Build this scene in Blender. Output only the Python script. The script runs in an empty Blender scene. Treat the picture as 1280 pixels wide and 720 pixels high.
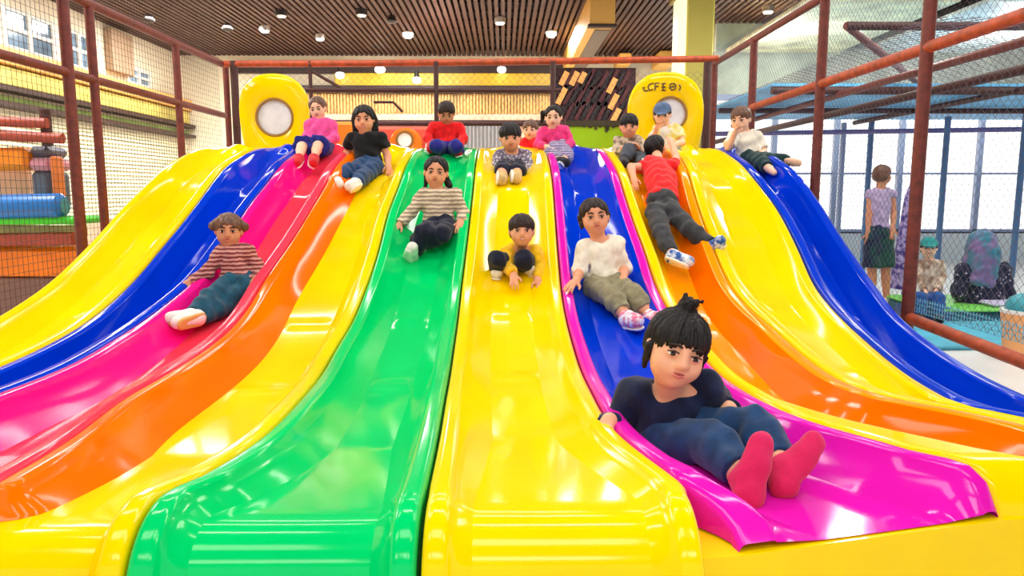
import bpy, math, random
import numpy as np
from mathutils import Vector, Matrix
random.seed(7); RNG = np.random.default_rng(7)
S = bpy.context.scene
COL = S.collection
S.view_settings.view_transform = 'Standard'
S.view_settings.look = 'None'
S.view_settings.gamma = 1.0
S.view_settings.use_curve_mapping = False
S.view_settings.exposure = 0.0

# ------------------------------------------------------------------ camera
F = 900.0
CAMZ = 1.0
PITCH = math.atan(120/900.0)
YAW = math.atan(10/900.0)
cd = bpy.data.cameras.new('camera'); cam = bpy.data.objects.new('camera', cd); COL.objects.link(cam)
cam.location = (0, 0, CAMZ); cam.rotation_euler = (math.pi/2 - PITCH, 0, -YAW)
cd.sensor_width = 36; cd.lens = 36*F/1280; cd.clip_start = .02; cd.clip_end = 200
S.camera = cam
def _basis():
    cy, sy = math.cos(YAW), math.sin(YAW); cp, sp = math.cos(PITCH), math.sin(PITCH)
    fwd = np.array([sy*cp, cy*cp, -sp]); right = np.array([cy, -sy, 0.0]); up = np.cross(right, fwd)
    return right, up, fwd
CR, CU, CF = _basis()
CO = np.array([0, 0, CAMZ])
def ray(px, py):
    return CF + CR*((px-640)/F) + CU*((360-py)/F)
def at(px, py, d):
    """the point seen at a picture position at depth d along the camera axis"""
    return CO + ray(px, py)*d
def atY(px, py, Y):
    r = ray(px, py); return CO + r*(Y/r[1])
def atX(px, py, X):
    r = ray(px, py); return CO + r*(X/r[0])

# ------------------------------------------------------------------ tagging
def tag(o, label=None, cat=None, group=None, kind=None):
    if label: o['label'] = label
    if cat: o['category'] = cat
    if group: o['group'] = group
    if kind: o['kind'] = kind
    return o
def empty(name, loc=(0, 0, 0), label=None, cat=None, group=None, kind=None):
    o = bpy.data.objects.new(name, None); COL.objects.link(o); o.location = loc
    o.empty_display_size = .1
    return tag(o, label, cat, group, kind)
def link_mesh(name, verts, faces, mats, parent=None, smooth=True, midx=None, sharp=None):
    me = bpy.data.meshes.new(name)
    me.from_pydata([tuple(map(float, v)) for v in verts], [], [tuple(map(int, f)) for f in faces])
    if not isinstance(mats, (list, tuple)): mats = [mats]
    for m in mats: me.materials.append(m)
    if midx is not None: me.polygons.foreach_set('material_index', np.asarray(midx, dtype=np.int32))
    me.polygons.foreach_set('use_smooth', np.full(len(me.polygons), bool(smooth)))
    me.update()
    if sharp is not None and smooth:
        try: me.set_sharp_from_angle(angle=math.radians(sharp))
        except Exception: pass
    o = bpy.data.objects.new(name, me); COL.objects.link(o)
    if parent is not None:
        o.parent = parent
        o.matrix_parent_inverse = Matrix.Translation(-Vector(parent.location)) if parent.location.length > 0 else Matrix.Identity(4)
    return o
class MB:
    """collects shapes in world space for ONE mesh object"""
    def __init__(s): s.v = []; s.f = []; s.m = []
    def add(s, v, f, m=0):
        b = len(s.v); s.v += [tuple(x) for x in v]; s.f += [tuple(i+b for i in q) for q in f]; s.m += [m]*len(f); return s
    def box(s, lo, hi, m=0, bev=0.0):
        lo = np.array(lo, float); hi = np.array(hi, float)
        lo, hi = np.minimum(lo, hi), np.maximum(lo, hi)
        return s.obox((lo+hi)/2, (hi-lo)/2, np.eye(3), m, bev)
    def obox(s, c, h, ax, m=0, bev=0.0):
        c = np.array(c, float); h = np.array(h, float); ax = np.array(ax, float)
        bev = min(bev, *(h*.9))
        if bev <= 0:
            v = [c + ax[0]*(x*h[0]) + ax[1]*(y*h[1]) + ax[2]*(z*h[2]) for x in (-1, 1) for y in (-1, 1) for z in (-1, 1)]
            f = [(0, 1, 3, 2), (4, 6, 7, 5), (0, 4, 5, 1), (2, 3, 7, 6), (0, 2, 6, 4), (1, 5, 7, 3)]
            return s.add(v, f, m)
        v = []; idx = {}
        for x in (-1, 1):
            for y in (-1, 1):
                for z in (-1, 1):
                    for k in range(3):
                        hh = h - bev; hh[k] = h[k]
                        idx[(x, y, z, k)] = len(v)
                        v.append(c + ax[0]*(x*hh[0]) + ax[1]*(y*hh[1]) + ax[2]*(z*hh[2]))
        f = []
        for k in range(3):
            a, b = [i for i in range(3) if i != k]
            for sg in (-1, 1):
                q = []
                for sa, sb in ((-1, -1), (1, -1), (1, 1), (-1, 1)):
                    t = [0, 0, 0]; t[k] = sg; t[a] = sa; t[b] = sb; q.append(idx[(*t, k)])
                f.append(q)
        for k in range(3):
            a, b = [i for i in range(3) if i != k]
            for sa in (-1, 1):
                for sb in (-1, 1):
                    t = [0, 0, 0]; t[a] = sa; t[b] = sb; t[k] = -1; u = list(t); u[k] = 1
                    f.append([idx[(*t, a)], idx[(*t, b)], idx[(*u, b)], idx[(*u, a)]])
        for x in (-1, 1):
            for y in (-1, 1):
                for z in (-1, 1): f.append([idx[(x, y, z, 0)], idx[(x, y, z, 1)], idx[(x, y, z, 2)]])
        # orient outward
        va = np.array(v); g = []
        for q in f:
            p = va[q]; n = np.cross(p[1]-p[0], p[2]-p[0])
            g.append(q if np.dot(n, p.mean(0)-c) > 0 else q[::-1])
        return s.add(v, g, m)
    def tube(s, pts, r, n=10, m=0, cap=True):
        pts = [np.array(p, float) for p in pts]; k = len(pts)
        rs = r if isinstance(r, (list, tuple, np.ndarray)) else [r]*k
        v = []; f = []; prev = None
        for i, p in enumerate(pts):
            t = pts[min(i+1, k-1)] - pts[max(i-1, 0)]; t = t/(np.linalg.norm(t)+1e-12)
            if prev is None:
                a = np.array([0, 0, 1.0]) if abs(t[2]) < .9 else np.array([1.0, 0, 0])
                u = np.cross(t, a)
            else: u = prev - t*np.dot(prev, t)
            u /= np.linalg.norm(u)+1e-12; prev = u; w = np.cross(t, u)
            for j in range(n):
                a = 2*math.pi*j/n; v.append(p + (u*math.cos(a)+w*math.sin(a))*rs[i])
        for i in range(k-1):
            for j in range(n):
                f.append((i*n+j, i*n+(j+1) % n, (i+1)*n+(j+1) % n, (i+1)*n+j))
        if cap: f += [tuple(range(n))[::-1], tuple((k-1)*n+j for j in range(n))]
        return s.add(v, f, m)
    def ellipsoid(s, c, r, ax=np.eye(3), nu=16, nv=10, m=0):
        v = []; f = []; ax = np.array(ax, float); c = np.array(c, float)
        for i in range(nv+1):
            th = math.pi*i/nv
            for j in range(nu):
                ph = 2*math.pi*j/nu
                v.append(c + ax[0]*(r[0]*math.sin(th)*math.cos(ph)) + ax[1]*(r[1]*math.sin(th)*math.sin(ph)) + ax[2]*(r[2]*math.cos(th)))
        for i in range(nv):
            for j in range(nu): f.append((i*nu+j, (i+1)*nu+j, (i+1)*nu+(j+1) % nu, i*nu+(j+1) % nu))
        return s.add(v, f, m)
    def build(s, name, mats, parent=None, smooth=True, sharp=35):
        return link_mesh(name, s.v, s.f, mats, parent, smooth, s.m, sharp)
def pipe(name, mat, pts, r, parent=None, n=12): return MB().tube(pts, r, n).build(name, mat, parent)

# ------------------------------------------------------------------ materials
def lin(c):
    return tuple(((x/255)/12.92 if x/255 <= .04045 else ((x/255+.055)/1.055)**2.4) for x in c) + (1.0,)
_M = {}
def mat(name, rgb, rough=.5, spec=.5, coat=0.0, metal=0.0, noise=0.0, scale=40.0, rgb2=None, bump=0.0, pattern='noise', emit=0.0, alpha=1.0, sheen=0.0, trans=0.0, lo=.42, hi=.58, sss=0.0, axis='Z'):
    if name in _M: return _M[name]
    m = bpy.data.materials.new(name); m.use_nodes = True; _M[name] = m
    nt = m.node_tree; N = nt.nodes; L = nt.links; b = N['Principled BSDF']
    b.inputs['Base Color'].default_value = lin(rgb); b.inputs['Roughness'].default_value = rough
    b.inputs['Specular IOR Level'].default_value = spec; b.inputs['Coat Weight'].default_value = coat
    b.inputs['Coat Roughness'].default_value = .06
    b.inputs['Metallic'].default_value = metal; b.inputs['Sheen Weight'].default_value = sheen
    b.inputs['Alpha'].default_value = alpha; b.inputs['Transmission Weight'].default_value = trans
    if sss:
        b.inputs['Subsurface Weight'].default_value = sss; b.inputs['Subsurface Radius'].default_value = (1, .4, .2); b.inputs['Subsurface Scale'].default_value = .006
    if emit: b.inputs['Emission Color'].default_value = lin(rgb); b.inputs['Emission Strength'].default_value = emit
    tc = N.new('ShaderNodeTexCoord')
    def tex(p, sc):
        if p == 'wave' or p == 'rings':
            t = N.new('ShaderNodeTexWave'); t.bands_direction = axis; t.inputs['Scale'].default_value = sc; t.inputs['Distortion'].default_value = 2.0 if p == 'wave' else 0; t.inputs['Detail Scale'].default_value = 2; o = t.outputs['Fac']
        elif p == 'voronoi':
            t = N.new('ShaderNodeTexVoronoi'); t.inputs['Scale'].default_value = sc; o = t.outputs['Distance']
        else:
            t = N.new('ShaderNodeTexNoise'); t.inputs['Scale'].default_value = sc; t.inputs['Detail'].default_value = 4; o = t.outputs['Fac']
        L.new(tc.outputs['Object'], t.inputs['Vector']); return o
    if rgb2 is not None:
        o = tex(pattern, scale); r = N.new('ShaderNodeValToRGB'); L.new(o, r.inputs['Fac'])
        r.color_ramp.elements[0].position = lo; r.color_ramp.elements[1].position = hi
        r.color_ramp.elements[0].color = lin(rgb); r.color_ramp.elements[1].color = lin(rgb2)
        L.new(r.outputs['Color'], b.inputs['Base Color'])
    elif noise:
        o = tex('noise', scale); r = N.new('ShaderNodeValToRGB'); L.new(o, r.inputs['Fac'])
        d = lin(tuple(max(0, x*(1-noise)) for x in rgb)); u = lin(tuple(min(255, x*(1+noise*.6)) for x in rgb))
        r.color_ramp.elements[0].position = .3; r.color_ramp.elements[1].position = .7
        r.color_ramp.elements[0].color = d; r.color_ramp.elements[1].color = u
        L.new(r.outputs['Color'], b.inputs['Base Color'])
    if bump:
        o = tex('noise', scale*2); bp = N.new('ShaderNodeBump'); bp.inputs['Strength'].default_value = bump; bp.inputs['Distance'].default_value = .004
        L.new(o, bp.inputs['Height']); L.new(bp.outputs['Normal'], b.inputs['Normal'])
    return m
def plastic(name, rgb, rough=.10): return mat('plastic_'+name, rgb, rough=rough, spec=.24, coat=.0, noise=.03, scale=3)
# ------------------------------------------------------------------ the wide slide: eleven rims read off the picture, ten lanes
RIMS = {0:[(225,195),(200,213),(175,237),(140,270),(105,310),(75,338),(50,360),(0,392)],
1:[(300,192),(270,220),(241,260),(200,308),(155,360),(120,392),(70,423),(40,440),(0,455)],
2:[(362,195),(335,228),(312,250),(300,272),(274,305),(251,340),(230,360),(200,382),(170,405),(140,422),(110,443),(60,466),(0,488)],
3:[(429,185),(407,230),(385,265),(350,320),(327,347),(315,375),(300,395),(275,421),(250,440),(215,460),(175,483),(140,503),(100,538),(50,571),(0,597)],
4:[(520,183),(500,228),(482,268),(475,305),(457,357),(440,400),(420,430),(398,470),(335,540),(270,585),(225,602),(190,622)],
5:[(599,180),(592,230),(585,290),(577,350),(567,430),(557,490),(548,545),(540,580),(534,610)],
6:[(685,180),(692,235),(695,280),(700,340),(703,370),(708,395),(716,425),(725,455),(745,495),(762,530),(774,540),(800,562),(840,590),(880,610)],
7:[(765,200),(782,245),(795,285),(805,305),(820,355),(877,440),(890,455),(915,477),(940,492),(960,503),(975,510),(1010,528),(1055,540),(1135,555),(1185,570),(1220,582)],
8:[(836,181),(852,196),(865,230),(877,270),(890,300),(905,340),(927,375),(960,400),(985,425),(1065,482),(1090,493),(1122,500),(1172,510),(1222,514)],
9:[(912,192),(923,200),(940,220),(960,242),(975,262),(990,290),(1005,322),(1020,358),(1035,377),(1060,402),(1085,425),(1110,447),(1135,465),(1160,482),(1185,497),(1210,508)],
10:[(972,195),(987,207),(1005,222),(1020,243),(1035,265),(1060,305),(1075,325),(1090,345),(1102,362),(1115,382),(1135,402),(1160,422),(1185,440),(1210,455),(1247,475),(1280,492)]}
PROF = np.array([(6.2,1.02),(5.9,1.20),(5.6,1.29),(5.35,1.318),(5.09,1.298),(4.8,1.235),(4.5,1.15),(4.14,.965),(3.76,.75),(3.34,.56),(2.83,.435),(2.3,.385),(1.8,.385),(1.45,.385),(1.0,.385)])
def _pchip(xs, ys, x):
    xs = np.asarray(xs); ys = np.asarray(ys); h = np.diff(xs); d = np.diff(ys)/h
    m = np.zeros(len(xs)); m[0] = d[0]; m[-1] = d[-1]
    for i in range(1, len(xs)-1):
        m[i] = 0 if d[i-1]*d[i] <= 0 else (h[i-1]+h[i])*3/((2*h[i]+h[i-1])/d[i-1]+(h[i]+2*h[i-1])/d[i])
    k = np.clip(np.searchsorted(xs, x)-1, 0, len(xs)-2); t = (x-xs[k])/h[k]
    return ((1+2*t)*(1-t)**2*ys[k] + t*(1-t)**2*h[k]*m[k] + t*t*(3-2*t)*ys[k+1] + t*t*(t-1)*h[k]*m[k+1])
_yy = np.linspace(1.0, 6.2, 1041); _zz = _pchip(PROF[::-1, 0], PROF[::-1, 1], _yy)
_k = np.exp(-.5*(np.arange(-40, 41)*.005/.07)**2); _k /= _k.sum()
_zz = np.convolve(np.pad(_zz, 40, mode='edge'), _k, mode='valid')
def zrim(Y): return np.interp(Y, _yy, _zz)
def hit_rim(px, py, drop=0.0):
    r = ray(px, py)
    Ys = np.linspace(1.0, 5.3, 2000); Zs = CAMZ + r[2]/r[1]*Ys
    below = Zs <= zrim(Ys)-drop*(1 - np.clip((Ys-4.75)/.55, 0, 1)**1.5*1.1)
    i = int(np.argmax(below)) if below.any() else len(Ys)-1
    return CO + r*(Ys[i]/r[1])
RIMX = {}
GY = np.linspace(1.0, 6.2, 261)
for b, pts in RIMS.items():
    h = [hit_rim(*p) for p in pts if p[1] > 192]
    a = np.array(sorted([(p[1], p[0]) for p in h]))
    x = np.interp(GY, a[:, 0], a[:, 1])
    kk = np.exp(-.5*(np.arange(-30, 31)*.02/.12)**2); kk /= kk.sum()
    RIMX[b] = np.convolve(np.pad(x, 30, mode='edge'), kk, mode='valid')
def xrim(b, Y): return np.interp(Y, GY, RIMX[b])
_e = np.clip((2.1-GY)/.6, 0, 1.2)
_l = np.clip((1.47-GY)/.10, 0, 1); _l = _l*_l*(3-2*_l)
for _i in (0, 1, 2, 3): RIMX[_i] = RIMX[_i]-_l*.22
RIMX[8] = RIMX[8]+_e*.18
RIMX[9] = np.maximum(RIMX[9]+_e*.16, RIMX[8]+.09)
RIMX[10] = np.maximum(RIMX[10]+_e*.14, RIMX[9]+.12)

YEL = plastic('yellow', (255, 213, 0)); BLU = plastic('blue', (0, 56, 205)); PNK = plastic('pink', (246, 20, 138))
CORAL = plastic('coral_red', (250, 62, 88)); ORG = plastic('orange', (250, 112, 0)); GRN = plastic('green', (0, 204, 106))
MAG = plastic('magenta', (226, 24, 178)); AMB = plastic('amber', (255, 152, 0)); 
def bump_wave(Y):
    w = np.clip((Y-3.5)/.4, 0, 1)*np.clip((5.1-Y)/.3, 0, 1)
    return .007*np.sin(2*math.pi*Y/.42)*w + .006*np.exp(-((Y-2.55)/.04)**2) + .005*np.exp(-((Y-3.2)/.035)**2)
def lane_path(yend, roll, top=6.1):
    ys = list(np.linspace(top, yend, 150)); P = [(y, float(zrim(y))) for y in ys]
    if roll:
        z0 = P[-1][1]
        for a in np.linspace(0, math.pi/2, 14)[1:]: P.append((yend - roll*math.sin(a), z0 - roll*(1-math.cos(a))))
        P += [(yend-roll, z0-roll-.08), (yend-roll, .02)]
    return np.array(P)
def lane(name_label, li, ri, yend, roll, h, mats, group, skew=0.0, wl=None, xend=None, rimw=.034, wall=.105, drop=0.0, dropr=.09, endbed=None, xoff=(0, 0), skirt=(0, 0)):
    """one lane: a bed, two side walls, two rims. mats = (bed, wall left, wall right, rim left, rim right)"""
    root = empty('slide_lane', (0, 3.2, 0), name_label, 'slide', group)
    P = lane_path(yend, roll); n = len(P)
    T = np.gradient(P, axis=0); T /= np.linalg.norm(T, axis=1)[:, None]
    NR = np.stack([T[:, 1], -T[:, 0]], 1)      # normal in (Y,Z)
    NR[NR[:, 1] < -.2] *= -1
    Y = np.clip(P[:, 0], yend, 9)
    sk = np.clip((2.0-P[:, 0])/.5, 0, 1)
    YR = Y+skew*sk
    XL = xrim(li, Y)+.003+xoff[0]; XR = xrim(ri, YR)-.003+xoff[1]
    if xend is not None:
        w = np.clip((yend+xend[2]-P[:, 0])/xend[2], 0, 1); w = w*w*(3-2*w)
        XL = XL*(1-w)+(xend[0] if xend[0] is not None else XL)*w; XR = XR*(1-w)+(xend[1] if xend[1] is not None else XR)*w
    hh = h*(1 - np.clip((P[:, 0]-4.75)/.55, 0, 1)**1.5*1.1)
    W = XR-XL
    RL = np.full(n, rimw) if wl is None else np.array([wl(y) for y in P[:, 0]])
    RL = np.minimum(RL, W*.55); RR = np.minimum(np.full(n, rimw), W*.2)
    WW = np.minimum(wall, (W-RL-RR)*.3)
    if roll:
        tf = 1-.42*np.clip((1.95-P[:, 0])/.5, 0, 1); hh = hh*tf; WW = WW*tf
    if drop:
        dw = np.clip((yend+drop-P[:, 0])/drop, 0, 1)**2; dr = np.clip((yend+dropr-P[:, 0])/dropr, 0, 1)**2.5
        ZD = {-1: dw*(h-.012), 1: dr*(h-.012), 0: dw*0}
    else: ZD = {k: np.zeros(n) for k in (-1, 0, 1)}
    HH = {k: hh-ZD[k] for k in (-1, 0, 1)}
    ODS = {k: np.minimum(.10, np.maximum(.03, P[:, 1]-ZD[k]-.285)) if drop else np.full(n, .10) for k in (-1, 1)}
    bw = bump_wave(P[:, 0])
    def strip(fn, k, name, m, msplit=None, side=0):
        """fn(i, u) -> (x, depth below the rim line along the normal), u in 0..1"""
        v = []; f = []; mi = []
        for i in range(n):
            for j in range(k+1):
                x, d = fn(i, j/k)
                t = (x-XL[i])/(XR[i]-XL[i])
                yy = P[i, 0]-NR[i, 0]*d; zz = P[i, 1]-ZD[side][i]-NR[i, 1]*d
                if skew: yy = yy + skew*max(0, min(1, t))*sk[i]
                v.append((x, yy, zz))
        for i in range(n-1):
            for j in range(k):
                f.append((i*(k+1)+j, (i+1)*(k+1)+j, (i+1)*(k+1)+j+1, i*(k+1)+j+1))
                mi.append(1 if (msplit is not None and P[i, 0] < msplit) else 0)
        return link_mesh(name, v, f, m, root, True, mi)
    R = .018
    def rim(side):
        def fn(i, u):
            w = (RL if side < 0 else RR)[i]; x0 = XL[i] if side < 0 else XR[i]
            sx = -side                                     # inward
            sd = skirt[0] if side < 0 else skirt[1]
            if u < .22: return x0, ODS[side][i] + sd - (u/.22)*(ODS[side][i]+sd-R)
            if u < .5: a = (u-.22)/.28*math.pi/2; return x0+sx*R*(1-math.cos(a)), R-R*math.sin(a)
            if u < .72: return x0+sx*(R+(w-R)*(u-.5)/.22), 0.0
            a = (u-.72)/.28*math.radians(52); rr = min(.022, max(.004, HH[side][i]*.4+.006)); return x0+sx*(w+rr*math.sin(a)), rr*(1-math.cos(a))
        return fn
    def wallf(side):
        rf = rim(side)
        def fn(i, u):
            a0 = rf(i, 1.0); x0 = XL[i] if side < 0 else XR[i]; sx = -side
            xe = x0+sx*((RL if side < 0 else RR)[i]+WW[i]); s = u
            return a0[0]+(xe-a0[0])*s, a0[1]+(HH[side][i]-a0[1])*(s**.75 if HH[side][i] > .02 else s)
        return fn
    def bedf(i, u):
        xa = XL[i]+RL[i]+WW[i]; xb = XR[i]-RR[i]-WW[i]
        c = math.sin(math.pi*u)
        crown = .0 if hh[i] > .03 else -.02*c
        return xa+(xb-xa)*u, hh[i]+.001*c+crown - bw[i]*min(1, c*4)
    bm, wlm, wrm, rl, rr_ = mats
    if endbed: bm = [bm, endbed]
    strip(bedf, 16, 'bed', bm, 2.0 if endbed else None)
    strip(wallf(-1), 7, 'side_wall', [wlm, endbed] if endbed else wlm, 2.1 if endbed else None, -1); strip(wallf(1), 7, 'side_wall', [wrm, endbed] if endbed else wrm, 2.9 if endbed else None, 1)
    strip(rim(-1), 20, 'rim', rl, None, -1); strip(rim(1), 20, 'rim', rr_, None, 1)
    return root
G = 'lanes of the wide wave slide'
lane('yellow slide lane at the far left, next to the red-brown net fence', 0, 1, 1.4, .17, .09, (YEL,)*5, G, skirt=(.5, 0))
lane('royal blue slide lane between the far left yellow lane and the pink lane', 1, 2, 1.4, .17, .115, (BLU,)*5, G)
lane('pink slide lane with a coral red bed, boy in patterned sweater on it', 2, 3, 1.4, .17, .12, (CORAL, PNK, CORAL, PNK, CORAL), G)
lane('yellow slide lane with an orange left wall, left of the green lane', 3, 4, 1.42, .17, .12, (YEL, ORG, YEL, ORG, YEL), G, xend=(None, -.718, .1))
lane('bright green slide lane with a rounded end', 4, 5, 1.42, .17, .10, (GRN,)*5, G, xend=(-.712, -.168, .1))
lane('broad yellow slide lane in the middle, right of the green lane', 5, 6, 1.42, .17, .07, (YEL,)*5, G, xend=(-.158, .381, .06))
lane('blue slide lane with magenta rims ending in a magenta tray', 6, 7, 1.36, 0, .10, (BLU, BLU, BLU, MAG, MAG), G, skew=.15, endbed=MAG, xend=(.472, 1.10, .16), rimw=.03, drop=.2, wl=lambda y: .03+.045*max(0, min(1, (1.62-y)/.25)))
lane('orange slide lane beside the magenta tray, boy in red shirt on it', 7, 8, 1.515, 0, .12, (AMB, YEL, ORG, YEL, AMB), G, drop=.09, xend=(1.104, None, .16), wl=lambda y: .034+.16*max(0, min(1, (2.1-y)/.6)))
lane('yellow slide lane at right, between the orange and the right blue lane', 8, 9, 1.4, .17, .06, (YEL,)*5, G)
lane('blue slide lane at the far right, next to the netted frame', 9, 10, 1.4, .17, .115, (BLU,)*5, G)
# yellow landing block below the magenta tray
lb = MB()
def prism(mb, poly, z0, z1, m=0):
    n = len(poly); v = [(x, y, z0) for x, y in poly]+[(x, y, z1) for x, y in poly]
    f = [tuple(range(n))[::-1], tuple(range(n, 2*n))]+[(i, (i+1) % n, n+(i+1) % n, n+i) for i in range(n)]
    mb.add(v, f, m)
prism(lb, [(.39, 1.335), (.47, 1.348), (1.10, 1.497), (1.3, 1.52), (1.3, 1.66), (.9, 1.66), (.46, 1.62), (.39, 1.42)], .0, .281)
tag(lb.build('landing_block', YEL, None, True, 30), 'yellow landing block under the magenta tray at the lower right', 'slide base')
# ------------------------------------------------------------------ the hall
FLOORM = mat('pale_floor', (232, 230, 226), rough=.35, noise=.05, scale=2)
CEILM = mat('brown_ceiling_slats', (80, 52, 43), rough=.6, noise=.12, scale=6)
CEILD = mat('ceiling_void', (34, 26, 24), rough=.9)
def struct(o, label, cat): return tag(o, label, cat, None, 'structure')
struct(MB().box((-6.5, -3, -.12), (9.5, 14.5, 0)).build('floor', FLOORM, None, False), 'pale grey floor of the play hall', 'floor')
# ceiling of long narrow slats running away from the camera, dark void above
cm = MB(); CZ = 3.35
cm.box((-6.5, -3, CZ+.10), (9.5, 13.2, CZ+.2), 1)
for x in np.arange(-5.9, 6.2, .085): cm.box((x, 3, CZ), (x+.05, 13.2, CZ+.07), 0)
for y in np.arange(3.2, 13.2, .5): cm.box((-5.95, y, CZ+.07), (6.2, y+.03, CZ+.1), 0)
struct(cm.build('ceiling', [CEILM, CEILD], None, False), 'brown slatted ceiling of the hall', 'ceiling')

# far end of the hall behind the slide top
DK = mat('dark_brown', (52, 30, 26), rough=.5); CREAM = mat('cream_wall', (238, 226, 200), rough=.6, noise=.04, scale=1.5)
GOLD = mat('gold_fascia', (226, 186, 44), rough=.4, noise=.12, scale=1.2); TANB = mat('tan_boards', (222, 178, 108), rough=.5, noise=.18, scale=3)
PINKW = mat('pinkish_band', (238, 190, 160), rough=.5, noise=.1, scale=2); ORW = mat('orange_band', (240, 178, 96), rough=.5, noise=.08, scale=1)
BY = 13.0
def zY(py, Y=BY): return float(atY(640, py, Y)[2])
def xY(px, Y=BY): return float(atY(px, 240, Y)[0])
bw_ = MB().box((-6.5, BY, 0), (2.95, BY+.15, CZ+.1), 0)
struct(bw_.build('wall_back', CREAM, None, False), 'cream end wall far behind the slide top', 'wall')
def band(name, y0, y1, x0, x1, m, depth, label, Y=BY, bev=.01):
    o = MB().box((xY(x0, Y), Y-depth, zY(y1, Y)), (xY(x1, Y), Y, zY(y0, Y)), 0, bev).build(name, m, None, False)
    return tag(o, label, 'fascia' , None, 'structure')
band('trim_1', 80, 93, 300, 720, DK, .10, 'dark header board under the ceiling at the hall end', BY)
band('trim_2', 93, 109, 425, 720, GOLD, .14, 'yellow fascia band high on the end wall', BY)
band('trim_3', 109, 118, 330, 800, DK, .22, 'dark beam below the yellow fascia', BY)
# textured tan counter front: many upright battens
tb = MB().box((xY(330), BY-.08, zY(144)), (xY(800), BY, zY(118)))
for x in np.arange(xY(400), xY(700), .055):
    tb.box((x, BY-.11-.02*RNG.random(), zY(143)), (x+.035, BY-.08, zY(120)+.04*RNG.random()))
struct(tb.build('trim_4', TANB, None, False), 'tan textured board band behind the children at the slide top', 'wall panel')
band('trim_5', 144, 152, 330, 800, PINKW, .2, 'pale pink band under the tan boards', BY)
band('trim_6', 152, 158, 330, 800, DK, .24, 'lowest dark beam of the hall end', BY)
band('trim_7', 158, 215, 330, 800, PINKW, .06, 'pale lower end wall', BY)
# silver curtain
cv = []; cf = []; Yc = 9.0; n = 90
for i in range(n+1):
    px = 560+75*i/n; p = atY(px, 156, Yc)
    for z in (zY(215, Yc), zY(156, Yc)): cv.append((p[0], Yc+.03*math.sin(i*1.1), z))
for i in range(n): cf.append((2*i, 2*i+2, 2*i+3, 2*i+1))
tag(link_mesh('curtain', cv, cf, mat('silver_cloth', (222, 224, 226), rough=.35, metal=.2)), 'silver pleated curtain behind the slide top', 'curtain')

# dark mural panel of slanted slats with glowing orange slits, right of the middle
Ym = 9.4
PIPED_ = mat('dark_legs', (50, 30, 30), rough=.5)
mural = empty('slatted_screen', atY(740, 160, Ym), 'dark screen of slanted slats with orange gaps, behind the green board', 'screen')
MB().box((xY(690, Ym), Ym+.03, zY(160, Ym)), (xY(792, Ym), Ym+.08, zY(84, Ym))).build('backing', mat('maroon_dark', (58, 26, 34), rough=.6, noise=.3, scale=8), mural, False)
sm = MB(); dv = np.array([.45, 0, .89]); du = np.array([.89, 0, -.45])
for i, px in enumerate(range(702, 786, 7)):
    for py in (98, 118, 138):
        c = atY(px+RNG.random()*3, py+RNG.random()*4, Ym); h = .13
        sm.obox(c, (.022, .02, h), (du, (0, 1, 0), dv), i % 2)
MB().box((xY(700, Ym), Ym+.05, 0), (xY(705, Ym), Ym+.09, zY(155, Ym))).build('leg', PIPED_, mural, False); MB().box((xY(780, Ym), Ym+.05, 0), (xY(785, Ym), Ym+.09, zY(155, Ym))).build('leg', PIPED_, mural, False)
sm.build('slats', [mat('slat_black', (34, 24, 30), rough=.5), mat('slat_wine', (96, 34, 44), rough=.5)], mural, False)
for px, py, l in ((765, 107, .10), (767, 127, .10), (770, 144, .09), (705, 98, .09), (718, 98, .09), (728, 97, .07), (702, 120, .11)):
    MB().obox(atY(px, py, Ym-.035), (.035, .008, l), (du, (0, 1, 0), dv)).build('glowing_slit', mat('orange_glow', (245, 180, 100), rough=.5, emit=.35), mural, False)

# yellow column and the tan bulkhead under the ceiling
Yk = 8.6
COLM = mat('olive_yellow_paint', (212, 196, 84), rough=.5, noise=.04, scale=1); COLB = mat('column_lit_side_glow', (255, 250, 205), rough=.4, emit=.7)
ck = empty('column', atY(864, 240, Yk), 'square yellow column with a lit edge painted bright, behind the right oval panel', 'column', None, 'structure')
x0, x1 = xY(852, Yk), xY(886, Yk)
MB().box((x0, Yk, 0), (x1, Yk+.5, CZ), 0, .02).build('shaft', COLM, ck, False)
MB().box((xY(842, Yk), Yk-.01, 0), (x0, Yk+.3, CZ-.11), 0, .02).build('painted_lit_side', COLB, ck, False)  # side face catching light, put in as pale glowing colour; no lamp here
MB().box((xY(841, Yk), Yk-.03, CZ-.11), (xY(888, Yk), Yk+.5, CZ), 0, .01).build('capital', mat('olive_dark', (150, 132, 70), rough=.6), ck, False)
TAN = mat('tan_paint', (226, 174, 84), rough=.5, noise=.05, scale=1); GREYB = mat('brown_grey_soffit', (112, 98, 84), rough=.6)
bh = empty('bulkhead', atY(750, 40, 10.5), 'tan bulkhead box under the ceiling, left of the yellow column', 'bulkhead', None, 'structure')
p = atY(737, 30, 8.9); q = atY(769, 30, 8.9)
MB().box((p[0], 8.9, p[2]), (q[0], 12.9, CZ), 0, .01).build('box', TAN, bh, False)
MB().box((p[0]+.10, 9.2, p[2]-.01), (q[0]-.01, 12.88, p[2]), 0, 0).build('soffit', GREYB, bh, False)
MB().box((p[0]-.02, 8.88, p[2]-.035), (q[0]+.02, 8.98, p[2]-.0), 0, .005).build('front_lip', DK, bh, False)
for (xa, xb, ya) in ((771, 786, 70), (820, 840, 67)):
    a = atY(xa, ya, 12.6); b = atY(xb, ya, 12.6)
    struct(MB().box((a[0], 12.3, zY(84, 12.6)), (b[0], 12.95, a[2]), 0, .02).build('beam_end', TAN, None, False), 'small tan beam end low on the ceiling, right of the bulkhead' if xa < 800 else 'small tan beam end beside the yellow column', 'beam')

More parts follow.
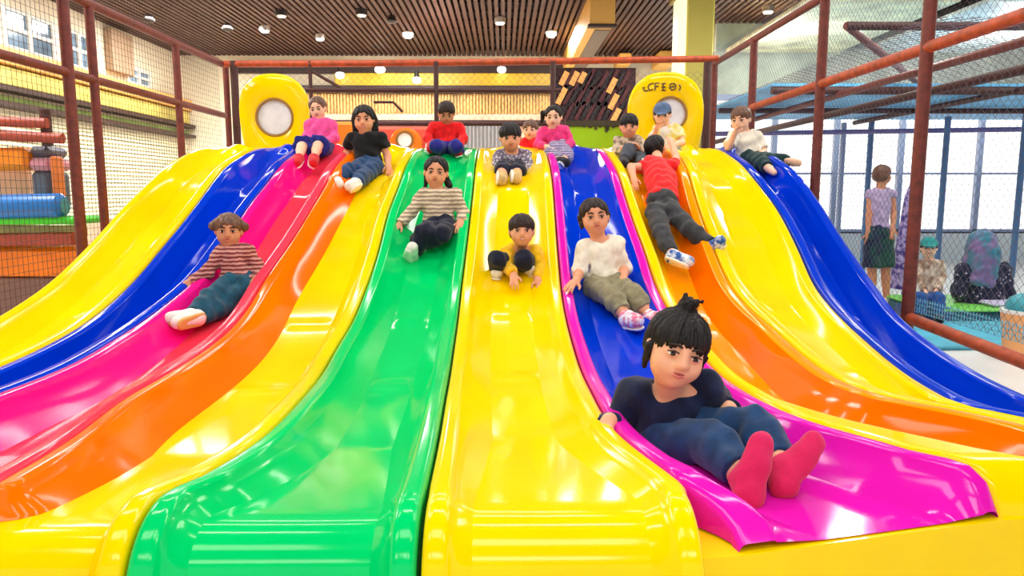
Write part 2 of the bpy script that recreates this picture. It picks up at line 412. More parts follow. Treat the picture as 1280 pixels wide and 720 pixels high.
# left side of the hall: balcony bands, windows, louvred wall
XW = -5.6
def zX(px, py, X=XW): return float(atX(px, py, X)[2])
struct(MB().box((XW-.2, -3, 0), (XW, 13.0, CZ+.1)).build('wall_left', CREAM, None, False), 'cream side wall beyond the left netting', 'wall')
def wband(i, z0, z1, m, dep, label, y0=3.0, y1=12.95):
    struct(MB().box((XW+.001, y0, z0), (XW+dep, y1, z1), 0, .008).build('trim_%d' % i, m, None, False), label, 'trim')
wband(11, 2.40, 2.58, ORW, .16, 'peach balcony edge band along the left wall')
wband(12, 2.18, 2.38, mat('olive_band', (206, 190, 96), rough=.5, noise=.2, scale=3), .10, 'olive yellow band under the balcony edge')
wband(13, 2.10, 2.16, DK, .2, 'upper dark rail on the left wall')
wband(14, 2.0, 2.06, mat('green_band', (140, 170, 84), rough=.5, noise=.2, scale=3), .08, 'green strip between the dark rails')
wband(15, 1.93, 1.985, DK, .2, 'middle dark rail on the left wall')
lv = MB()
for z in np.arange(.5, 1.9, .055): lv.obox((XW+.05, 9.0, z), (.004, 3.9, .028), ((.8, 0, .6), (0, 1, 0), (-.6, 0, .8)))
struct(lv.build('trim_16', mat('cream_louvre', (240, 236, 206), rough=.5), None, False), 'cream louvred lower part of the left wall', 'louvre')
def lwin(i, px0, px1, zb, zt, m, label):
    a = atX(px0, 240, XW); b = atX(px1, 240, XW)
    e = empty('window_%d' % i, ((XW+.05), (a[1]+b[1])/2, zb), label, 'window', None, 'structure')
    MB().box((XW+.002, a[1], zb), (XW+.03, b[1], zt)).build('pane', m, e, False)
    f = MB()
    for y in (a[1], b[1], (a[1]+b[1])/2): f.box((XW+.002, y-.03, zb-.03), (XW+.06, y+.03, zt+.03))
    for z in (zb, zt, (zb+zt)/2): f.box((XW+.002, a[1], z-.02), (XW+.05, b[1], z+.02))
    f.build('frame', mat('pale_frame', (226, 222, 210), rough=.5), e, False)
GLB = mat('bluegrey_glass', (112, 136, 158), rough=.12, noise=.25, scale=3); GLW = mat('white_glass', (235, 240, 240), rough=.2)
lwin(1, 18, 78, 2.62, 3.05, GLB, 'blue-grey window high on the left wall, near end')
lwin(2, 96, 120, 2.62, 3.05, GLB, 'blue-grey window high on the left wall beside the near post')
lwin(3, 166, 193, 2.62, 2.84, GLB, 'small blue window high on the left wall, far end')
lwin(4, 252, 286, 2.62, 3.0, GLW, 'pale window on the left wall nearest the back corner')
struct(MB().box((XW+.002, atX(140, 200, XW)[1], 2.7), (XW+.12, atX(166, 200, XW)[1], 3.28), 0, .01).build('trim_17', mat('taupe_panel', (166, 138, 112), rough=.5, noise=.1), None, False), 'taupe panel between the high windows of the left wall', 'wall panel')

# ------------------------------------------------------------------ ceiling lamps
LAMPW = mat('lamp_white', (255, 248, 232), emit=9.0); LAMPB = mat('lamp_housing', (40, 34, 32), rough=.4); LAMPC = mat('lamp_chrome', (200, 190, 180), rough=.3, metal=.8)
k = 0
names = {0: 'by the left edge of the ceiling', 1: 'over the pink lane'}
spots = [(331, 39, 'round spotlight on the ceiling above the girl in black, lower of the left pair'), (352, 20, 'dim round spotlight at the upper left of the ceiling'), (400, 49, 'bright round spotlight left of the ceiling middle'),
         (452, 19, 'dim spotlight near the top of the ceiling, left of the middle'), (510, 46, 'spotlight hanging above the green lane, beside a black sprinkler'), (625, 29, 'bright spotlight near the ceiling middle'), (689, 45, 'spotlight on a short stem left of the tan bulkhead'),
         (960, 15, 'spotlight on the ceiling right of the yellow column, higher'), (905, 52, 'spotlight close to the yellow column, behind the right net')]
for px, py, lab in spots:
    r = ray(px, py); p = CO + r*((CZ-.07-CAMZ)/r[2])
    if p[1] > 12.9: p = atY(px, py, 12.7)
    o = empty('ceiling_spotlight', (p[0], p[1], CZ), lab, 'spotlight', 'ceiling spotlights')
    MB().tube([(p[0], p[1], CZ+.0), (p[0], p[1], CZ-.07)], [.08, .075], 18).build('housing', LAMPC if 'dim' not in lab else LAMPB, o)
    MB().tube([(p[0], p[1], CZ-.069), (p[0], p[1], CZ-.085)], [.058, .05], 18).build('lamp_face', LAMPW if 'dim' not in lab else mat('lamp_dim', (240, 222, 200), emit=1.5), o)
for px, py, lab in ((186, 23, 'small black sprinkler on the ceiling at left'), (284, 34, 'small black camera dome on the ceiling, right of the sprinkler'), (490, 24, 'black sprinkler head beside the hanging spotlight')):
    r = ray(px, py); p = CO + r*((CZ-.04-CAMZ)/r[2])
    MBx = MB().tube([(p[0], p[1], CZ), (p[0], p[1], CZ-.05)], [.05, .05], 12).ellipsoid((p[0], p[1], CZ-.06), (.075, .075, .04))
    tag(MBx.build('sprinkler', LAMPB), lab, 'ceiling fitting', 'black ceiling fittings')
# small lamps along the dark header
for px, py, lab in ((425, 94, 'small round lamp under the dark header, left end'), (475, 87, 'oblong lamp on the dark header above the dark-haired girl'), (521, 100, 'hanging bulb in front of the yellow fascia'), (627, 87, 'small round lamp on the dark header near the middle')):
    p = atY(px, py, 12.6)
    o = empty('pendant_lamp', (p[0], p[1], p[2]+.1), lab, 'lamp', 'lamps on the hall end')
    MB().tube([p+np.array([0, 0, .15]), p+np.array([0, 0, .04])], [.03, .05], 12).build('socket', LAMPB, o)
    MB().ellipsoid(p, (.09 if px == 475 else .075, .07, .06)).build('bulb', LAMPW, o)

# ------------------------------------------------------------------ netted pipe frames
PIPE = mat('redbrown_foam', (112, 44, 34), rough=.55, noise=.18, scale=30); PIPEO = mat('rust_orange_foam', (176, 72, 32), rough=.5, noise=.2, scale=20)
PIPED = mat('dark_maroon_foam', (66, 28, 26), rough=.55, noise=.2, scale=30)
NETM = mat('net_cord', (74, 52, 46), rough=.8); NETD = mat('net_cord_dark', (96, 84, 98), rough=.8)
def net(name, P0, U, V, lu, lv, pitch, r, m, parent, diamond=False):
    """a net of straight three-sided cords in the rectangle P0 + u U + v V"""
    P0 = np.array(P0, float); U = np.array(U, float); V = np.array(V, float); N = np.cross(U, V); mb = MB()
    def cord(a, b, off):
        t = b-a; t = t/np.linalg.norm(t); s = np.cross(N, t); v = []
        for p in (a, b):
            for ang in (90, 210, 330): v.append(p+N*(off+r*math.sin(math.radians(ang)))+s*(r*math.cos(math.radians(ang))))
        mb.add(v, [(0, 1, 4, 3), (1, 2, 5, 4), (2, 0, 3, 5)])
    if not diamond:
        for u in np.arange(0, lu+1e-6, pitch): cord(P0+U*u, P0+U*u+V*lv, r*.6)
        for v in np.arange(0, lv+1e-6, pitch): cord(P0+V*v, P0+V*v+U*lu, -r*.6)
    else:
        d = pitch*1.414
        for sgn in (1, -1):
            for c in np.arange(-lv, lu+lv, d):
                # line u = c + sgn*v (sgn=-1: u = c+lv... mirrored)
                pts = []
                for v in (0, lv):
                    u = c+v if sgn > 0 else c+lv-v
                    pts.append((u, v))
                (u0, v0), (u1, v1) = pts
                # clip to 0..lu
                def clip(u0, v0, u1, v1):
                    t0, t1 = 0.0, 1.0; du_ = u1-u0
                    for lim, sg in ((0, 1), (lu, -1)):
                        a = sg*(u0-lim); b = sg*(u1-lim)
                        if a < 0 and b < 0: return None
                        if a < 0: t0 = max(t0, a/(a-b))
                        elif b < 0: t1 = min(t1, a/(a-b))
                    return (t0, t1) if t1 > t0 else None
                t = clip(u0, v0, u1, v1)
                if t is None: continue
                q = [P0+U*(u0+(u1-u0)*k)+V*(v0+(v1-v0)*k) for k in t]
                cord(q[0], q[1], r*.6*sgn)
    return mb.build(name, m, parent, True, None)
XL_, YB = -2.5, 6.62
fl = empty('net_fence', (XL_, 4.5, 0), 'red-brown pipe fence with square netting along the left side', 'net fence', 'netted pipe fences')
def post(par, X, Y, z1, r=.029, m=PIPE, z0=0.0): return pipe('post', m, [(X, Y, z0), (X, Y, z1)], r, par, 14)
for px, dy in ((97, 0), (128, 0), (230, 0), (290, 0)):
    p = atX(px, 240, XL_); post(fl, XL_, p[1], 2.13, .031 if px < 120 else .027)
post(fl, XL_, 2.6, 2.13)
pipe('rail', PIPE, [(XL_, 2.4, 2.125), (XL_, YB, 2.125)], .03, fl); pipe('rail', PIPE, [(XL_, 2.4, 1.68), (XL_, YB, 1.68)], .026, fl)
pipe('rail', PIPED, [(XL_, 2.4, .12), (XL_, YB, .12)], .026, fl)
net('netting', (XL_-.03, 2.6, .1), (0, 1, 0), (0, 0, 1), 4.0, 2.6, .04, .0013, NETM, fl)
XR_ = 1.97
YR0 = atX(885, 80, XR_)[1]
fr = empty('net_fence', (XR_, 4.5, 0), 'red-brown pipe fence with slanted netting along the right side', 'net fence', 'netted pipe fences')
for px in (1156, 1026, 941, 893):
    p = atX(px, 100, XR_); post(fr, XR_, p[1], 2.2, .030)
post(fr, XR_, 2.3, 2.2)
pipe('rail', PIPE, [(XR_, 2.0, 2.19), (XR_, YR0, 2.19)], .026, fr); pipe('rail', PIPEO, [(XR_, 2.0, 1.665), (XR_, atX(938, 145, XR_)[1], 1.665)], .028, fr)
pipe('rail', PIPEO, [atX(1440, 514, XR_), atX(1138, 398, XR_)], .028, fr); pipe('rail', PIPED, [(XR_, 3.35, .12), (XR_, YR0, .12)], .026, fr)
net('netting', (XR_+.035, 2.1, .42), (0, 1, 0), (0, 0, 1), YR0-2.1, 1.9, .032, .0009, NETD, fr, True)
fb = empty('net_fence', (0, YB, 0), 'dark pipe frame across the back of the slide top with a long top rail', 'net fence', 'netted pipe fences')
pipe('rail', PIPEO, [(XL_, YB, 2.125), (-1.3, YB+.02, 2.135), (0, YB+.02, 2.15), (XR_-.04, YB+.06, 2.19)], .03, fb)
pipe('rail', PIPED, [(xY(385, YB), YB, zY(113, YB)), (xY(700, YB), YB, zY(113, YB))], .02, fb)
pipe('rail', PIPED, [(xY(385, YB), YB, zY(155, YB)), (xY(800, YB), YB, zY(155, YB))], .018, fb)
for px, r in ((300, .034), (393, .017), (547, .022), (690, .024), (879, .036)):
    pipe('post', PIPED, [(xY(px, YB), YB, .0), (xY(px, YB), YB, 2.15)], r, fb, 12)
pipe('brace', PIPED, [(xY(396, YB), YB, zY(90, YB)), (xY(436, YB), YB, zY(114, YB))], .014, fb)
pipe('brace', PIPED, [(xY(470, YB), YB, zY(128, YB)), (xY(494, YB), YB, zY(128, YB)), (xY(505, YB), YB, zY(140, YB))], .012, fb)
net('netting', (xY(300, YB), YB+.04, zY(160, YB)), (1, 0, 0), (0, 0, 1), xY(879, YB)-xY(300, YB), zY(88, YB)-zY(160, YB), .045, .0011, NETD, fb, True)

# deck behind the crest
struct(MB().box((-2.45, 6.11, 1.0), (1.9, 6.62, 1.115), 0, .01).box((-2.4, 6.5, 0), (1.85, 6.55, 1.0)).build('floor_deck', mat('deck_red', (150, 60, 50), rough=.6), None, False), 'padded red deck behind the slide top', 'deck')
# oval play panels
def panel(label, x0, x1, ytop, ybot, hx, hy, hr, Y, marks=None):
    c = atY((x0+x1)/2, ybot, Y)
    e = empty('porthole_board', c, label, 'play panel', 'yellow rounded play panels')
    xa, xb = xY(x0, Y), xY(x1, Y); zt, zb = zY(ytop, Y), zY(ybot, Y); w = (xb-xa)/2; cx = (xa+xb)/2
    out = []
    n = 64
    hc = np.array([xY(hx, Y), zY(hy, Y)]); R = hr*Y/F
    cz = zt-w*1.02
    for i in range(n):
        a = 2*math.pi*i/n; d = np.array([math.cos(a), math.sin(a)])
        # superellipse top, straight sides, rounded bottom
        x = d[0]; z = d[1]
        s = 1/max(1e-6, (abs(x)**2.3+abs(z)**2.3)**(1/2.3))
        px_ = cx+w*x*s; pz = cz+w*1.02*z*s if z > 0 else cz+(cz-zb)*z*s
        out.append((px_, pz))
    v = []; f = []; b = .018; T = .05
    def ring(sc, y, hole):
        k = len(v)
        for i in range(n):
            a = 2*math.pi*i/n
            if hole: v.append((hc[0]+math.cos(a)*R*sc, y, hc[1]+math.sin(a)*R*sc))
            else:
                o = np.array(out[i]); cc = np.array([cx, (zt+zb)/2]); o = cc+(o-cc)*sc; v.append((o[0], y, o[1]))
        return k
    rings = [ring(1, Y+T, True), ring(1, Y+.01, True), ring(1.06, Y, True), ring(.95, Y, False), ring(1.0, Y+b, False), ring(1.0, Y+T, False)]
    for a, c2 in zip(rings[:-1], rings[1:]):
        for i in range(n): f.append((a+i, a+(i+1) % n, c2+(i+1) % n, c2+i))
    for i in range(n): f.append((rings[-1]+i, rings[-1]+(i+1) % n, rings[0]+(i+1) % n, rings[0]+i))
    link_mesh('board', v, f, YEL, e)
    t = MB(); t.tube([(hc[0]+math.cos(a)*R, Y+.005, hc[1]+math.sin(a)*R) for a in np.linspace(0, 2*math.pi, 41)], .012, 8); t.build('porthole_ring', mat('brown_ring', (150, 110, 40), rough=.4), e)
    MB().tube([(hc[0], Y+.02, hc[1]), (hc[0], Y+.03, hc[1])], R, 32).build('porthole_pane', mat('frosted_white', (228, 230, 238), rough=.15, noise=.06, scale=9), e)
    if marks: marks(e, Y)
    return e
panel('rounded yellow panel with a round window behind the blue left lane', 303, 389, 92, 222, 347, 147, 22, 6.1)
def marks(e, Y):
    mb = MB()
    def st(*pts):
        P = [atY(x, y, Y-.003) for x, y in pts]
        mb.tube(P, .0065, 6)
    # a short line of dark marks along the top of the panel
    st((803, 110), (806, 109), (804, 112), (807, 114), (810, 113)); st((812, 105), (810, 109), (812, 113), (816, 112)); st((812, 105), (817, 104))
    st((819, 113), (819, 104), (824, 104)); st((819, 108), (823, 108))
    st((829, 104), (829, 113)); st((827, 109), (832, 109)); st((827, 105), (832, 104)); st((827, 113), (832, 113))
    st((838, 105), (842, 104), (845, 107), (844, 111), (840, 113), (837, 110), (838, 105)); st((838, 109), (843, 108))
    st((849, 106), (851, 109), (849, 113))
    mb.build('lettering', mat('dark_ink', (96, 70, 20), rough=.5), e)
panel('rounded yellow panel with dark marks along its top, right side of the slide top', 783, 877, 89, 222, 835, 142, 20, 6.15, marks)
# orange panel with a round white window, red padding
e = panel('small orange panel with a white round window beside the girl in black', 488, 528, 160, 221, 507, 175, 10, 6.2)
for o in list(e.children):
    if o.name.startswith('board'): o.data = o.data.copy(); o.data.materials[0] = plastic('deep_orange', (250, 130, 40))
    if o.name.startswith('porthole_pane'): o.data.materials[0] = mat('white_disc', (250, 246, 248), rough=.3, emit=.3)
tag(MB().box((xY(472, 6.35), 6.33, 1.117), (xY(548, 6.35), 6.42, zY(158, 6.35)), 0, .03).build('foam_pad', plastic('salmon', (246, 104, 84), .4)), 'salmon red foam pad behind the small orange panel', 'foam pad')
tag(MB().box((xY(405, 6.3), 6.28, 1.117), (xY(445, 6.3), 6.36, zY(152, 6.3)), 0, .03).build('foam_pad', plastic('warm_orange', (244, 150, 40), .4)), 'orange foam pad between the two girls at the left of the slide top', 'foam pad')
gb = empty('green_board', atY(745, 190, 6.35), 'lime green board with dark drips, behind the purple lane', 'board')
MB().box((xY(706, 6.35), 6.33, 1.117), (xY(800, 6.35), 6.39, zY(157, 6.35)), 0, .01).build('panel', plastic('lime', (158, 214, 16), .35), gb, False)
dm = MB().box((xY(706, 6.35), 6.31, zY(158, 6.35)), (xY(800, 6.35), 6.40, zY(151, 6.35)))
for px, l in ((735, 160), (742, 162), (748, 159), (755, 165), (757, 163), (764, 160), (728, 159)):
    dm.box((xY(px, 6.32), 6.315, zY(l, 6.32)), (xY(px+3, 6.32), 6.33, zY(156, 6.32)))
dm.build('drips', mat('drip_dark', (58, 52, 24), rough=.5), gb, False)

# ------------------------------------------------------------------ soft play structure beyond the left net
SX = lambda px, Y=5.0: float(atY(px, 240, Y)[0]); SZ = lambda py, Y=5.0: float(atY(20, py, Y)[2])
def spart(px0, px1, py0, py1, Y0, Y1, name, rgb, label, cat, bev=.03, rough=.5):
    o = MB().box((SX(px0, Y0), Y0, max(.0, SZ(py1, Y0))), (SX(px1, Y0), Y1, SZ(py0, Y0)), 0, bev).build(name, mat('foam_'+'_'.join(map(str, rgb)), rgb, rough=rough, noise=.06, scale=8))
    return tag(o, label, cat)
tag(pipe('foam_bar', mat('foam_rust', (166, 64, 44), rough=.5, noise=.1), [(SX(-90), 5.0, SZ(148)), (SX(66), 5.0, SZ(154))], .035), 'upper rust red foam bar of the soft play frame at left', 'foam bar', 'foam bars of the soft play frame')
tag(pipe('foam_bar', mat('foam_rust', (166, 64, 44)), [(SX(-90), 5.0, SZ(164)), (SX(84), 5.0, SZ(173))], .036), 'second rust red foam bar, just below the upper one at left', 'foam bar', 'foam bars of the soft play frame')
pz = SX(58); tag(pipe('foam_post', PIPED, [(pz, 5.06, SZ(136)), (pz, 5.06, SZ(182))], .035), 'short dark post between the foam bars at left', 'foam post')
spart(-90, 36, 184, 212, 5.0, 5.4, 'foam_block', (248, 140, 20), 'orange foam block under the rust red bars at left', 'foam block')
spart(38, 64, 182, 197, 5.05, 5.3, 'foam_pad', (96, 98, 116), 'slate grey pad beside the orange block, above the pink one', 'foam pad')
spart(36, 65, 197, 213, 5.02, 5.3, 'foam_pad', (222, 150, 168), 'pink pad between two slate grey pads', 'foam pad')
spart(38, 64, 213, 262, 5.05, 5.3, 'foam_pad', (92, 106, 122), 'slate grey pad below the pink one, over the blue roller', 'foam pad')
spart(65, 72, 195, 262, 5.0, 5.1, 'foam_post', (236, 130, 60), 'thin orange upright beside the slate grey pads', 'foam post', .01)
spart(-90, 37, 213, 460, 5.42, 5.47, 'foam_screen', (236, 206, 190), 'pale pink panel behind the netting at left', 'panel', .005)
r = empty('foam_roller', (SX(30), 4.9, SZ(258)), 'thick blue foam roller at the left edge', 'foam roller')
MB().tube([(SX(-90), 4.9, SZ(261)), (SX(-80), 4.9, SZ(261)), (SX(86), 4.9, SZ(257)), (SX(91), 4.9, SZ(257))], [.07, .085, .085, .06], 24).build('roller', mat('foam_blue', (10, 110, 190), rough=.35), r)
MB().tube([(SX(90.5), 4.9, SZ(257)), (SX(92), 4.9, SZ(257))], [.055, .05], 20).build('end_cap', mat('teal_cap', (60, 150, 170), rough=.4), r)
spart(-90, 90, 271, 281, 4.85, 5.2, 'foam_mat', (70, 214, 40), 'bright green mat under the blue roller', 'foam mat', .02)
spart(-90, 96, 282, 296, 5.1, 5.2, 'foam_screen', (214, 202, 150), 'beige strip under the green mat at left', 'panel', .005)
tag(MB().tube([(SX(-90), 4.9, SZ(300)), (SX(99), 4.9, SZ(297))], .045, 14).build('foam_bar', mat('foam_rust', (166, 64, 44))), 'lowest rust red foam bar above the big orange slab at left', 'foam bar', 'foam bars of the soft play frame')
spart(-90, 98, 309, 346, 4.95, 5.3, 'foam_block', (250, 128, 10), 'big orange foam slab at the left edge behind the yellow lane', 'foam block')
spart(-90, 120, 347, 430, 5.0, 5.1, 'foam_screen', (128, 92, 84), 'brown lower panel under the orange slab at left', 'panel', .01)
spart(100, 300, 272, 420, 6.4, 6.5, 'low_wall', (236, 204, 178), 'pale pink low wall behind the far left yellow lane', 'low wall', .01)

# ------------------------------------------------------------------ right side: windows, canopy, mats
YW = 10.5
WFR = mat('pale_blue_frame', (150, 168, 206), rough=.4)
struct(MB().box((3.0, YW, 0), (9.5, YW+.08, .42)).build('wall_right_sill', mat('pale_blue_wall', (224, 234, 240), rough=.5), None, False), 'pale low wall under the bright windows at right', 'wall')
GLS = mat('window_glass', (255, 255, 255), rough=.0, spec=.3, alpha=.12)
xs = [3.0, 3.9, 4.8, 5.75, 6.9, 8.2, 9.4]
for i in range(6):
    w = empty('window_%d' % (i+10), ((xs[i]+xs[i+1])/2, YW, .42), 'bright tall window of the right side, number %s from the slide' % ['first', 'second', 'third', 'fourth', 'fifth', 'sixth'][i], 'window', None, 'structure')
    MB().box((xs[i]+.04, YW+.03, .42), (xs[i+1]-.04, YW+.04, 2.35)).build('pane', GLS, w, False)
    f = MB().box((xs[i]-.035, YW, .42), (xs[i]+.035, YW+.07, 2.38)).box((xs[i], YW, 2.3), (xs[i+1], YW+.07, 2.38)).box((xs[i], YW+.01, 1.25), (xs[i+1], YW+.05, 1.28)).box((xs[i], YW, .40), (xs[i+1], YW+.07, .46))
    f.build('frame', WFR, w, False)
struct(MB().box((3.0, YW, 2.38), (9.5, YW+.1, CZ+.1)).build('wall_right_header', mat('grey_green_wall', (196, 206, 190), rough=.6, noise=.15, scale=3), None, False), 'grey-green wall above the bright windows', 'wall')
struct(MB().box((9.4, 3, 2.38), (9.5, YW, CZ+.1)).build('wall_right', mat('grey_green_wall', (196, 206, 190)), None, False), 'grey-green wall at the right edge', 'wall')
# play frame with a blue canopy on the right
XF2 = 3.4
cnp = empty('climbing_structure', (4.5, 7.5, 0), 'pipe frame with a blue canopy beyond the right net', 'play frame')
BLC = mat('canopy_blue', (96, 184, 250), rough=.5, noise=.15, scale=3); VIO = mat('violet_foam', (122, 112, 176), rough=.5, noise=.1)
MB().box((2.4, 6.6, 1.94), (7.0, 9.6, 1.965), 0).build('canopy', BLC, cnp, False)
for a, b, r, m in (((2.35, 3.2, 1.55), (2.35, 9.0, 1.55), .025, PIPED), ((3.0, 4.2, 1.86), (3.0, 9.6, 1.86), .03, PIPE), ((4.6, 4.5, 1.9), (4.6, 9.6, 1.9), .03, PIPED), ((2.4, 6.6, 1.9), (7.0, 6.6, 1.9), .035, PIPED), ((2.4, 8.2, 1.9), (7.0, 8.2, 1.9), .03, PIPED), ((2.4, 9.6, 1.75), (7.2, 8.6, 1.75), .03, VIO), ((2.4, 5.2, 2.15), (7.0, 5.2, 2.15), .03, PIPED), ((2.4, 5.2, 2.15), (5.5, 9.0, 2.0), .03, PIPE)):
    pipe('beam', m, [a, b], r, cnp)
for x, y, m in ((atY(1050, 240, 9.6)[0], 9.6, WFR), (atY(1084, 240, 9.3)[0], 9.3, mat('steel_blue_foam', (74, 120, 170), rough=.5)), (atY(1178, 240, 8.8)[0], 8.8, mat('steel_blue_foam', (74, 120, 170))), (atY(1274, 240, 8.4)[0], 8.4, mat('steel_blue_foam', (74, 120, 170)))):
    pipe('post', m, [(x, y, 0), (x, y, 1.9)], .035, cnp)
net('netting', (2.4, 4.2, 1.98), (1, 0, 0), (0, 1, 0), 4.6, 5.4, .07, .0022, NETD, cnp, True)
net('side_netting', (2.4, 9.62, .4), (1, 0, 0), (0, 0, 1), 4.6, 1.5, .07, .0012, mat('net_violet', (150, 150, 190), rough=.7), cnp)
# pale sloping ceiling panels above the right frame
for i, (x0, x1, y0, y1, rgb) in enumerate(((3.05, 4.6, 4.6, 7.2, (226, 230, 200)), (4.9, 6.9, 4.6, 7.2, (214, 228, 206)), (3.05, 4.6, 7.5, 10.2, (232, 222, 180)), (4.9, 6.9, 7.5, 10.2, (216, 228, 220)))):
    tag(MB().box((x0, y0, 2.9), (x1, y1, 2.95), 0, .01).build('ceiling_panel', mat('panel_%d' % i, rgb, rough=.5, noise=.2, scale=4), None, False), ['pale green ceiling panel over the right net, nearest the slide', 'pale ceiling panel at the upper right, over the bright windows side', 'cream ceiling panel behind the right oval panel', 'far pale ceiling panel above the blue canopy'][i], 'ceiling panel', None, 'structure')
# foam platform and mats
pf = empty('foam_platform', (3.6, 5.6, 0), 'teal foam platform with a lime edge in front of the seated woman', 'foam platform')
MB().box((3.28, 5.35, 0), (5.2, 6.15, .10), 0, .03).build('base', mat('teal_vinyl', (24, 92, 116), rough=.4), pf, False)
MB().box((3.28, 5.33, .10), (5.2, 6.15, .12), 0, .01).build('edge', mat('lime_vinyl', (120, 210, 90), rough=.4), pf, False)
tag(MB().box((2.3, 4.45, 0), (5.4, 5.25, .05), 0, .02).build('floor_mat', mat('cyan_mat', (90, 190, 220), rough=.5, noise=.12, scale=6)), 'light blue floor mat beyond the right net', 'floor mat')
net('edge_netting', (XR_+.04, 2.2, .42), (0, 1, 0), (0, 0, 1), 1.3, .07, .02, .002, mat('net_cyan', (120, 200, 225), rough=.7), fr)
tag(MB().box((3.75, 5.4, .122), (4.2, 5.6, .16), 0, .02).build('folded_cloth', mat('lilac_cloth', (196, 190, 222), rough=.8)), 'folded lilac cloth on the teal platform', 'cloth')

# ------------------------------------------------------------------ light
w = bpy.data.worlds.new('daylight'); S.world = w; w.use_nodes = True
bg = w.node_tree.nodes['Background']; nt = w.node_tree
bg.inputs[0].default_value = (1, .985, .96, 1)
# overcast daylight: brightest beyond the far windows, softer behind the camera
tc = nt.nodes.new('ShaderNodeTexCoord'); sp_ = nt.nodes.new('ShaderNodeSeparateXYZ'); mr = nt.nodes.new('ShaderNodeMapRange')
nt.links.new(tc.outputs['Generated'], sp_.inputs[0]); nt.links.new(sp_.outputs['Y'], mr.inputs['Value'])
mr.inputs['From Min'].default_value = .1; mr.inputs['From Max'].default_value = .6; mr.inputs['To Min'].default_value = .86; mr.inputs['To Max'].default_value = 2.1
nt.links.new(mr.outputs[0], bg.inputs[1])
def lamp(kind, loc, power, rgb=(1, .96, .90), rot=(0, 0, 0), sx=1, sy=1, ang=150, rad=.1):
    d = bpy.data.lights.new('ceiling_or_fill_light', kind); d.energy = power; d.color = rgb  # shared by the ceiling lamps and the added fill lights
    if kind == 'AREA': d.shape = 'RECTANGLE'; d.size = sx; d.size_y = sy
    else: d.shadow_soft_size = rad
    if kind == 'SPOT': d.spot_size = math.radians(ang); d.spot_blend = .6
    o = bpy.data.objects.new('ceiling_or_fill_light', d); COL.objects.link(o); o.location = loc; o.rotation_euler = rot; return o
for y, pw in ((-1.5, 32), (.6, 25), (2.6, 20), (4.6, 18), (6.3, 19)):  # the wide rows near the camera are unseen fill, added to brighten the slide
    for x in (-1.9, 0, 1.9): lamp('AREA', (x, y, CZ-.06), pw, sx=1.5, sy=.14 if y > 1 else .6)
for o in [o for o in S.objects if o.name.startswith('ceiling_spotlight')]:
    if 'dim' in o['label']: continue
    lamp('SPOT', (o.location.x, o.location.y, CZ-.10), 90, rad=.06)
for x, y, pw in ((3.0, 5.9, 25), (5.6, 5.9, 25), (3.3, 8.9, 25), (6.2, 8.9, 30)): lamp('POINT', (x, y, 2.5), pw*2.0, rad=.15)  # unseen lights added below the ceiling to brighten the panels at right
lamp('AREA', (3.6, 4.0, CZ-.02), 60, sx=1, sy=1); lamp('POINT', (-.9, 10.6, 2.9), 14, rgb=(1, .45, .35), rad=.2)  # unseen lights added: one brightens the right floor, one tints the ceiling pink
for x, y, pw in ((-4.2, 4.5, 130), (-4.2, 7.5, 130), (-4.2, 10.5, 130), (-1.5, 11.2, 120), (1.2, 11.2, 120)):  # unseen fill added to brighten the left side and the hall end
    lamp('AREA', (x, y, CZ-.02), pw, sx=1.2, sy=1.2)
# ------------------------------------------------------------------ people: smooth blended solids meshed as one surface
def surface_nets(G, org, h):
    """closed surface of the zero set of G (negative inside) on a regular grid"""
    ins = G < 0
    c = [ins[i:ins.shape[0]-1+i, j:ins.shape[1]-1+j, k:ins.shape[2]-1+k] for i in (0, 1) for j in (0, 1) for k in (0, 1)]
    s = sum(x.astype(np.int8) for x in c); act = (s > 0) & (s < 8)
    ids = np.full(act.shape, -1, np.int64); cells = np.argwhere(act); ids[act] = np.arange(len(cells))
    pos = np.zeros((len(cells), 3)); cnt = np.zeros(len(cells))
    cor = [(i, j, k) for i in (0, 1) for j in (0, 1) for k in (0, 1)]
    ci, cj, ck = cells.T
    V = {q: G[ci+q[0], cj+q[1], ck+q[2]] for q in cor}
    for a in cor:
        for ax in range(3):
            if a[ax] == 0:
                b = list(a); b[ax] = 1; b = tuple(b)
                va, vb = V[a], V[b]; m = (va < 0) != (vb < 0)
                t = np.where(m, va/np.where(m, va-vb, 1), 0)
                for d in range(3): pos[:, d] += np.where(m, a[d]+(t if d == ax else 0), 0)
                cnt += m
    pos = (pos/cnt[:, None]+cells)*h+org
    F_ = []
    for ax in range(3):
        n = list(ins.shape); sl0 = [slice(None)]*3; sl1 = [slice(None)]*3
        sl0[ax] = slice(0, -1); sl1[ax] = slice(1, None)
        A, B = ins[tuple(sl0)], ins[tuple(sl1)]
        o = [d for d in range(3) if d != ax]
        for flip in (0, 1):
            m = (A & ~B) if flip == 0 else (~A & B)
            e = np.argwhere(m)
            if len(e) == 0: continue
            ok = np.all([(e[:, d] > 0) & (e[:, d] < n[d]-1) for d in o], axis=0); e = e[ok]
            def cell(da, db):
                q = e.copy(); q[:, o[0]] -= da; q[:, o[1]] -= db; return ids[q[:, 0], q[:, 1], q[:, 2]]
            q = np.stack([cell(1, 1), cell(0, 1), cell(0, 0), cell(1, 0)], 1)
            if (flip == 1) != (ax == 1): q = q[:, ::-1]
            F_.append(q)
    return pos, (np.concatenate(F_) if F_ else np.zeros((0, 4), int))
def unit(v): v = np.asarray(v, float); return v/(np.linalg.norm(v)+1e-12)
